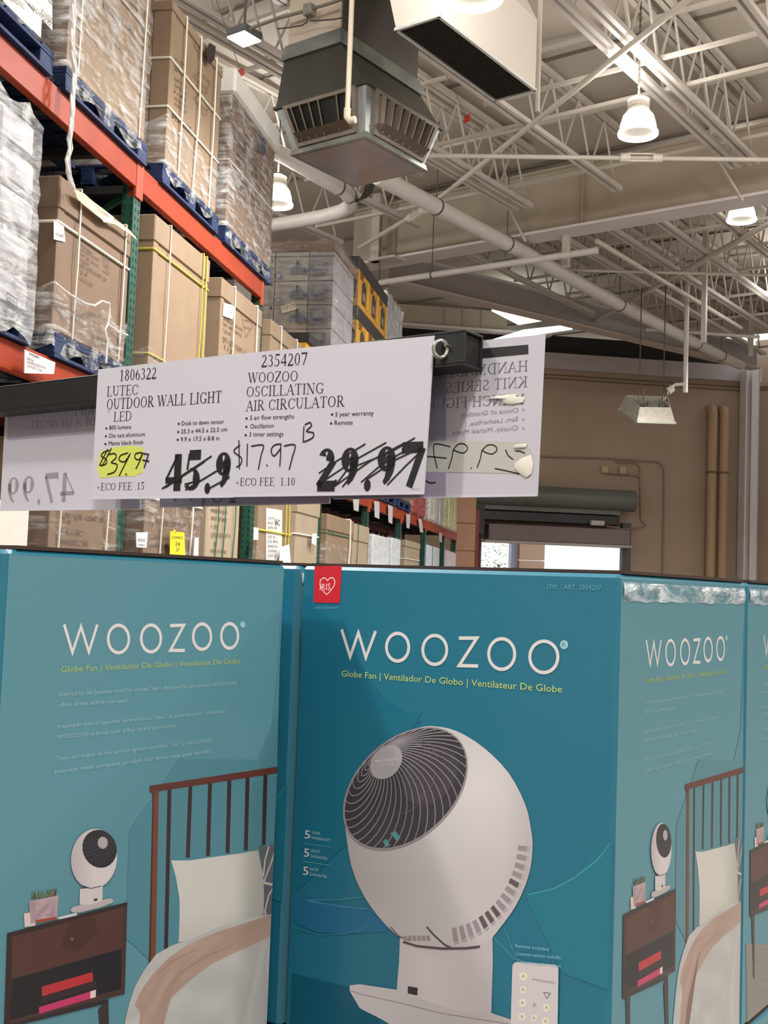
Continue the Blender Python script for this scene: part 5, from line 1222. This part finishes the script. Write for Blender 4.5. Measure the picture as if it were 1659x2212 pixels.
# printed tone fields of the artwork
ik.ppoly([T_(*p_) for p_ in ((100,200),(160,200),(330,420),(520,700),(700,807),(110,807))], (28,104,130))
ik.ppoly([T2(*p_) for p_ in ((110,0),(700,0),(330,640),(75,880))], (30,106,130))
ik.ppoly([T2(*p_) for p_ in ((80,860),(160,900),(420,950),(560,1030),(520,1060),(300,1070),(180,1060),(76,1010))], (38,104,142))
ik.ppoly([T2(*p_) for p_ in ((1200,880),(1400,820),(1640,620),(1630,1350),(1380,1260),(1300,1100))], (34,116,136))
for pts, cl in (([(150,905),(300,905),(420,890)], (88,148,176)), ([(150,910),(300,935),(440,950)], (88,148,176)), ([(1210,880),(1340,850),(1450,790),(1550,710),(1635,630)], (92,168,180)), ([(76,1040),(200,1075),(330,1070),(450,1030),(520,1000)], (60,128,160)), ([(1100,1045),(1160,1200)], (96,160,176)), ([(1040,1080),(1150,1195)], (96,160,176))):
    ik.pstroke([T2(*p_) for p_ in pts], 1.4, cl)
ik.ppoly([T2(*p_) for p_ in ((70,1260),(350,1330),(500,1507),(60,1507))], (22,88,112))
WH = (216,212,212)
def ring(ik, T, cx_, cy_, rx, ry, w_, col, tw=1.):
    pts = [T(cx_+rx*math.cos(i*math.pi/18), cy_+ry*math.sin(i*math.pi/18)) for i in range(36)]
    ik.pstroke(pts, w_, col, True)
ik.pstroke([T_(*p_) for p_ in ((312,362),(352,490),(392,374),(428,494),(474,370))], 7.4, WH)
for (x, y, a, b) in ((582,444,54,67), (762,457,58,70), (1086,477,63,74), (1290,491,68,76)): ring(ik, T_, x, y, a, b, 7.6, WH)
ik.pstroke([T_(*p_) for p_ in ((882,400),(966,400),(880,533),(968,535))], 7.6, WH)
ik.ppoly(ik.ellipse(*T_(1388,432), 9, 10, n=16), (150,196,206)); ik.text('R', (1215,1397), (1222,1397.5), 9, (40,110,132))
YG = (190,206,120)
ik.text('Globe Fan | Ventilador De Globo | Ventilateur De Globe', T_(310,585), T_(1378,664), 13.5, YG)
ik.text('ITM. / ART. 2354207', T_(1308,163), T_(1568,167), 10.5, (96,166,182))
ik.ppoly([T_(*p_) for p_ in ((180,52),(312,50),(302,230),(175,228))], (206,40,50))
PK_ = (240,214,216)
ik.pstroke([T_(*p_) for p_ in ((238,190),(216,165),(206,140),(208,120),(222,108),(236,112),(243,122),(254,108),(270,108),(279,124),(274,148),(256,172),(238,190))], 2.2, PK_)
ik.text('IRIS', T_(205,168), T_(256,166), 14, PK_)
ik.text('HOME IS IN THE HEART', T_(178,258), T_(295,258), 4.2, (120,176,190))
for i, (a, b) in enumerate((('YEAR', 'WARRANTY'), ('AÑOS DE', 'GARANTÍA'), ('ANS DE', 'GARANTIE'))):
    y = 607+i*88; x = 132-i*4
    ik.text('5', T2(x, y), T2(x+26, y+2), 18, WH); ik.text(a, T2(x+33, y-20), T2(x+(75 if i else 75), y-17), 6.5, (150,194,204)); ik.text(b, T2(x+31, y+3), T2(x+(126 if i == 0 else 115), y+18), 6.5, (150,194,204))
    if i < 2: ik.pstroke([T2(x-4, y+24), T2(x+126, y+42)], .9, (120,180,190))
# the printed fan: base, neck, globe, vents, grille
S_ = lambda P_: [T2(*p_) for p_ in P_]
base = [(350,1345),(352,1318),(400,1313),(580,1340),(760,1400),(1000,1440),(1150,1490),(1160,1540),(900,1560),(600,1540),(500,1480),(400,1430)]
def shade_base(x, y): k = max(0, min(1, (x-750)/380)); return tuple(int(v-26*k) for v in (205,198,200))
ik.shaded(S_(base), T2(760,1450), shade_base, 5)
ik.pstroke(S_([(352,1345),(420,1365),(600,1405),(800,1455),(1130,1507)]), 1.3, (120,104,108))
neck = [(594,1085),(1042,1085),(1044,1200),(1036,1460),(900,1450),(740,1400),(578,1345),(590,1200)]
def shade_neck(x, y):
    k = (x-858)/200; return tuple(int(v*(1-.14*abs(k-.35))) for v in (206,198,202))
ik.shaded(S_(neck), T2(810,1270), shade_neck, 6)
ik.ppoly(S_([(632,1322),(680,1330),(678,1368),(632,1358)]), (58,48,52))
globe0 = [(330,560),(326,490),(340,410),(370,330),(420,250),(500,165),(600,100),(690,70),(760,64),(870,88),(1000,168),(1120,290),(1200,440),(1230,570),(1236,660),(1218,785),(1160,925),(1075,1045),(1010,1112),(900,1140),(760,1130),(620,1100),(520,1020),(425,895),(360,745)]
globe = []
for i in range(len(globe0)):
    a_, b_, c_, d_ = (globe0[(i+k) % len(globe0)] for k in (-1, 0, 1, 2))
    for k in range(3):
        t = k/3; globe.append(tuple(.5*(2*b_[j]+(c_[j]-a_[j])*t+(2*a_[j]-5*b_[j]+4*c_[j]-d_[j])*t*t+(-a_[j]+3*b_[j]-3*c_[j]+d_[j])*t**3) for j in (0, 1)))
gc = T2(800,600)
def shade_globe(x, y):
    u = (x-T2(980,330)[0])/180; v = (y-T2(980,330)[1])/230
    d = math.hypot(u, v); k = max(0, 1-d*.42); lo_ = max(0, (y-1900)/160)
    e2 = max(0, (x-1090)/60)
    b = 158+60*k+16*lo_-14*e2*max(0, 1-abs(v)*.3)
    return (min(225, b), min(218, b-6), min(220, b-4))
ik.shaded(S_(globe), gc, shade_globe, 10)
# vents at lower right
for i in range(15):
    t = i/14; g = math.radians(4+t*74); cx_, cy_ = 800, 610
    r0, r1 = .84, .965
    def V(rad, gg): return (cx_+438*rad*math.cos(gg)-10, cy_+(520*rad)*math.sin(gg))
    dk = (96,84,88) if i in (4, 8, 9, 10) else (150,140,146)
    ik.ppoly(S_([V(r0+.02*(1-t), g), V(r1, g), V(r1, g+.055), V(r0+.02*(1-t), g+.055)]), dk)
    ik.ppoly(S_([V(.975, g), V(.99, g), V(.99, g+.05), V(.975, g+.05)]), (170,160,164))
ik.pstroke(S_([(725,1035),(760,1075),(810,1120),(850,1140)]), 4, (86,72,78)); ik.pstroke(S_([(550,1035),(590,1080),(640,1100)]), 2, (90,78,82))
for i in range(6): ik.ppoly(S_([(612+i*22,1078),(628+i*22,1078),(632+i*22,1100),(616+i*22,1098)]), (150,138,142))
ik.pstroke(S_([(612,1108),(680,1128),(800,1140),(920,1138),(980,1130)]), 4.5, (84,70,76))
# grille
gout = ik.ellipse(*T2(621,366), 352/2.242, 238/2.242, -44, n=40)
gin = ik.ellipse(*T2(622,364), 344/2.242, 229/2.242, -44, n=40)
ik.ppoly(gout, (150,142,146)); ik.ppoly(gin, (62,56,62))
ik.ppoly(ik.ellipse(*T2(740,300), 160/2.242, 118/2.242, -50, n=24), (74,66,72))
for P_ in (((515,610),(540,565),(600,580),(610,620),(560,650),(520,650)),): pass
ik.ppoly(S_([(548,582),(575,572),(598,602),(580,620)]), (70,150,164)); ik.ppoly(S_([(512,622),(528,608),(548,640),(530,650)]), (70,150,164))
def E_(rad, g, f=1.):   # point on the grille ellipse family, drifting from rim to hub
    hx, hy = 530, 237; cxx, cyy = 621+(hx-621)*f, 366+(hy-366)*f
    a, b = 346*rad, 231*rad; r = math.radians(-44)
    x, y = a*math.cos(g), b*math.sin(g)
    return (cxx+x*math.cos(r)-y*math.sin(r), cyy+x*math.sin(r)+y*math.cos(r))
NR = 36
for i in range(NR):
    g0 = 2*math.pi*i/NR; P_ = []
    for k in range(9):
        t = k/8; rad = .25+(1-.25)*t; f = (1-t)**1.15; P_.append(T2(*E_(rad, g0+.95*t, f)))
    ik.pstroke(P_, 2.2, (146,138,144))
ik.layer += 1
for i in range(16):
    g0 = random.uniform(-1.2, 1.9); P_ = [T2(*E_(.62+.05*math.sin(i), g0+.1*k, .35)) for k in range(3)]
    ik.pstroke(P_, 1.1, (128,118,126))
ik.layer += 1
hub = ik.ellipse(*T2(530,237), 92/2.242, 68/2.242, -52, n=28); ik.ppoly(hub, (168,162,164))
ik.text('WOOZOO', T2(478,240), T2(588,226), 5.5, (214,208,208)); ik.text('BY IRIS', T2(502,252), T2(568,250), 3.2, (206,200,200))
# remote
rem = []
for (cx_, cy_, a0) in ((1340,1240,270),(1335,1560,0),(1155,1560,90),(1165,1228,180)):
    for k in range(5): g = math.radians(a0+k*22.5); rem.append((cx_+24*math.cos(g), cy_+24*math.sin(g)))
ik.ppoly(S_(rem), (204,196,200))
for (x, y, r_) in ((1194,1273,19),(1192,1338,16),(1190,1402,18),(1248,1412,14),(1306,1425,17),(1188,1468,17),(1246,1475,14),(1302,1490,17)):
    ik.ppoly(ik.ellipse(*T2(x, y), r_/2.242, r_/2.242*1.15, n=14), (222,218,196) if x != 1248 else (200,190,196)); ik.pstroke([T2(x-5, y+5), T2(x, y-6), T2(x+5, y+5)], 1.3, (96,88,100))
ik.text('WOOZOO', T2(1236,1290), T2(1348,1310), 4, (130,120,130)); ik.pstroke(S_([(1292,1350),(1326,1356),(1308,1380),(1292,1350)]), 1.3, (110,100,110))
for i, tx in enumerate(('Remote included', 'Control remoto incluido', 'Télécommande incluse')): ik.text(tx, T2(1156+4*i, 1132+i*38), T2(1316+(i > 0)*60, 1150+i*40), 7.5, (130,190,200))
pf = ik.build('printed_front', GLOSSY, bx0)
# lighter side print, drawn in photo points of the left carton and mapped to its own plane
P1 = BD.to(at(10, 1192, .887)); c1, b1_ = P1[0], P1[1]
ik = Ink(BD, 0, c1, 1, lift=.0008, step=.00001)
ik.lim = (b1_+.0015, b1_+WL_-.0015, z0b+.002)
U_ = lambda x, y: (x/2.592, 1180+y/2.592); U2 = lambda x, y: (x/2.592, 1640+y/2.592)
ik.pstroke([U_(*p_) for p_ in ((357,442),(402,594),(450,450),(494,592),(540,442))], 7.2, WH)
for (x, y, a, b) in ((660,519,58,77), (842,516,55,75), (1128,506,50,71), (1282,502,47,69)): ring(ik, U_, x, y, a, b, 7.2, WH)
ik.pstroke([U_(*p_) for p_ in ((952,444),(1026,442),(950,583),(1028,583))], 7.2, WH)
ik.ppoly(ik.ellipse(*U_(1355,438), 5.5, 7, n=14), (150,190,198))
ik.text('Globe Fan | Ventilador De Globo | Ventilateur De Globe', U_(338,706), U_(1338,656), 13, (170,186,110))
BT = (148,186,192)
for (tx, a, b) in (('Inspired by the Japanese word for vortex, "uzu", the powerful yet compact WOOZOO®', (328,840), (1320,776)), ('offers all the airflow you need.', (322,900), (713,872)),
    ('Inspirado por el japonés para vórtice, "uzu", el potente pero compacto', (318,1020), (1255,932)), ('WOOZOO® te brinda todo el flujo de aire que necesita.', (316,1080), (982,1012)),
    ('Tirant son origine du mot japonais signifiant tourbillon, "uzu", le WOOZOO®,', (310,1200), (1182,1095)), ("puissant mais compact, produit l'air dont vous avez besoin.", (302,1272), (1175,1156))): ik.text(tx, U_(*a), U_(*b), 9.5, BT)
SU = lambda P_: [U2(*p_) for p_ in P_]
ik.ppoly([U_(*p_) for p_ in ((1572,300),(1556,620),(1520,1000),(1420,1240),(1380,1346),(1548,1346))], (78,131,146))
ik.ppoly([U2(*p_) for p_ in ((1000,0),(1575,0),(1575,900),(1000,1030),(860,1150),(700,1000),(720,400))], (76,129,143))
# printed floor below the wall
ik.ppoly(SU([(-60,1730),(700,1660),(1600,1580),(1600,2600),(-60,2600)]), (128,124,120))
for k in range(7): ik.pstroke(SU([(-20+k*40,1800+k*70),(300+k*40,1740+k*75),(700,1700+k*80)]), 1.2, (104,98,94))
# headboard
WDK, WDR = (66,38,36), (112,64,44)
for xt, xb, yb_ in ((945,925,1070),(1062,1047,550),(1172,1160,540),(1280,1270,525),(1382,1372,510),(1482,1472,480)): ik.ppoly(SU([(xt-11,165-(xt-945)*.15),(xt+11,163-(xt-945)*.15),(xb+11,yb_),(xb-11,yb_)]), (54,36,44))
ik.ppoly(SU([(850,180),(885,176),(866,1135),(828,1150)]), WDR); ik.ppoly(SU([(850,180),(858,180),(838,1145),(828,1150)]), (70,40,34))
ik.ppoly(SU([(834,148),(1566,38),(1566,74),(834,186)]), (92,48,40))
# pillows, duvet, throw
ik.shaded(SU([(1445,480),(1490,490),(1545,463),(1548,500),(1538,860),(1480,885),(1462,860),(1470,700)]), U2(1510,680), lambda x, y: (92,94,104), 2)
for pts in ([(1500,490),(1480,560),(1470,650)], [(1545,520),(1520,560),(1490,640),(1470,690),(1540,695)], [(1540,720),(1500,760),(1478,850),(1485,880)]): ik.pstroke(SU(pts), 5, (184,180,168))
ik.shaded(SU([(953,565),(1050,566),(1200,545),(1350,525),(1440,508),(1450,560),(1468,640),(1474,760),(1470,885),(1370,906),(1200,950),(1060,1010),(995,1024),(1000,900),(1000,780),(980,660)]), U2(1180,760),
    lambda x, y: tuple(int(v*(1-.16*max(0, (x-500)/70)-.05*max(0, (y-1960)/60))) for v in (198,197,192)), 5)
ik.shaded(SU([(600,2600),(620,2000),(650,1700),(690,1490),(700,1440),(720,1360),(750,1270),(800,1180),(870,1090),(960,1040),(1080,1000),(1240,930),(1400,890),(1535,860),(1532,1000),(1525,1200),(1518,2600)]), U2(1150,1800),
    lambda x, y: tuple(int(v*(1-.1*abs(math.sin(x*.031+y*.047)))) for v in (190,190,190)), 8)
ik.shaded(SU([(748,1375),(772,1320),(800,1270),(860,1190),(940,1110),(1040,1040),(1200,970),(1400,905),(1534,862),(1532,985),(1400,1042),(1180,1145),(1060,1235),(960,1330),(890,1420),(850,1490),(800,1700),(760,2000),(700,2000),(735,1700),(772,1490),(782,1420)]), U2(1000,1180),
    lambda x, y: tuple(int(v*(1-.08*abs(math.sin(x*.09+y*.05)))) for v in (176,150,138)), 4)
for pts in ([(900,1330),(1000,1200),(1130,1110),(1300,1040)], [(880,1200),(960,1130),(1100,1060)]): ik.pstroke(SU(pts), 1.2, (132,100,88))
# nightstand with books
ik.ppoly(SU([(545,1400),(602,1340),(612,1900),(585,1905)]), (58,46,46)); ik.ppoly(SU([(60,1470),(120,1460),(112,1990),(88,1995)]), (58,46,46)); ik.ppoly(SU([(18,1483),(600,1340),(604,1362),(20,1507)]), (48,38,40))
ik.ppoly(SU([(35,972),(708,798),(694,1312),(18,1486)]), (70,48,44)); ik.ppoly(SU([(35,972),(708,798),(706,820),(60,994),(56,1484),(18,1490)]), (50,34,34))
ik.ppoly(SU([(66,992),(682,832),(676,1052),(62,1226)]), (80,50,44)); ik.ppoly(SU([(62,1230),(676,1060),(672,1282),(50,1462)]), (32,28,34))
ik.ppoly(SU([(380,910),(520,880),(540,970),(420,1080),(330,1060)]), (70,42,38)); ik.ppoly(ik.ellipse(*U2(398,1006), 3, 4, n=8), (120,90,76))
ik.ppoly(SU([(228,1272),(512,1190),(516,1240),(230,1326)]), (176,48,54)); ik.ppoly(SU([(228,1332),(540,1234),(534,1276),(228,1362)]), (52,36,44)); ik.ppoly(SU([(214,1386),(520,1292),(532,1288),(530,1330),(212,1424)]), (186,52,100)); ik.ppoly(SU([(500,1298),(532,1288),(530,1330),(500,1338)]), (220,200,196))
# plant, candle, small fan
ik.ppoly(SU([(128,862),(190,852),(192,930),(132,938)]), (206,190,184))
ik.shaded(SU([(155,792),(240,776),(320,760),(312,890),(240,908),(166,920)]), U2(236,840), lambda x, y: tuple(int(v*(.9+.1*math.sin(x*2.2))) for v in (182,158,166)), 3)
ik.ppoly(SU([(190,900),(312,878),(310,895),(200,916)]), (150,70,48))
for i in range(26):
    x = 175+random.random()*140; y = 770-(x-175)*.13; ik.ppoly(SU([(x-6,y+8),(x+random.uniform(-14,14),y-random.uniform(15,50)),(x+6,y+8)]), random.choice([(70,92,58),(96,120,70),(56,70,50),(120,96,70)]))
ik.ppoly(SU([(310,885),(420,856),(426,872),(330,894)]), (190,196,196))
ik.ppoly(SU([(388,842),(402,824),(610,776),(630,788),(620,802),(560,826),(440,856),(396,856)]), (176,168,170))
ik.shaded(SU([(440,725),(568,710),(566,790),(500,812),(438,812)]), U2(510,765), lambda x, y: (198,190,194), 2); ik.ppoly(SU([(518,780),(538,776),(538,790),(518,794)]), (60,50,56))
sg = ik.ellipse(*U2(519,556), 129/2.592, 168/2.592, 6, n=28)
ik.shaded(sg, U2(540,600), lambda x, y: tuple(int(v*(1-.13*max(0, (170-x)/20*0+(200-x)/50))) for v in (204,196,200)), 4)
ik.pstroke(SU([(452,705),(500,722),(560,708)]), 2, (70,60,66))
ik.ppoly(ik.ellipse(*U2(550,500), 95/2.592, 108/2.592, -20, n=24), (44,40,46))
for i in range(20):
    g = i*.3142; hx, hy = 566, 468
    P_ = [U2(hx+(28+(d_*60))*math.cos(g+d_*.7)*(1 if math.cos(g) > 0 else 1.25)*.9-d_*12, hy+(28+d_*62)*math.sin(g+d_*.7)+d_*30*.9) for d_ in (0, .35, .7, 1)]
    ik.pstroke(P_, .8, (92,86,94))
ik.layer += 1
ik.ppoly(ik.ellipse(*U2(567,466), 11, 13, n=16), (168,162,168))
side_me = ik.build('printed_side', GLOSSY, org=(c1, b1_, z0b))
ps = bx0.part('printed_side', side_me, None)
ps.location = (0, 0, 0)
# the other cartons of the stack
def clone(c, b, z, label, drop=()):
    o = copy_thing(bx0.o, BD.wd((c, b, z)), label, drop); return o
clone(c1, b1_, z0b, 'teal fan carton at left, light side with bedroom picture facing camera', ('glare_band',))
clone(kc, kb+WL_+.004, z0b, 'teal fan carton at the right edge, behind the one with the big fan')
clone(kc-WD_-.012, kb+.006, z0b, 'teal fan carton glimpsed in the gap between the two front cartons')
clone(kc-WD_-.012, kb+WL_+.012, z0b, 'teal fan carton in the rear row, hidden behind the others')
DROP = ('printed_front', 'printed_side', 'glare_band')
cc_ = [(c1, b1_), (kc, kb), (kc, kb+WL_+.004), (kc-WD_-.012, kb+.006), (kc-WD_-.012, kb+WL_+.012), (c1+WD_+.02, b1_)]
for tier in (1, 2):
    for (c, b) in cc_[:5]: clone(c, b, z0b-tier*(HT+.0045), 'plain teal carton of the lower tiers of the stack, below the view', DROP)
zb = z0b-2*(HT+.0045)
px0, px1 = c1-WD_-.02, kc+.02
th = Thing('pallet', 'wooden pallet under the teal carton stack, below the view', 'pallet', BD, (px0, b1_-.02, 0))
WOOD = mat('pallet_wood', (150,120,86), .8, var=.15, scale=8)
y1_ = kb+2*WL_+.04
for i in range(7):
    yy = b1_-.02+(y1_-b1_-.08)*i/6; th.part('top_board', MB().box((px0, yy, zb-.02), (px1, yy+.1, zb-.001), .002), WOOD)
for i in range(3):
    xx = px0+(px1-px0-.1)*i/2; th.part('stringer', MB().box((xx, b1_-.02, 0.0), (xx+.1, y1_+.02, zb-.021), .002), WOOD)
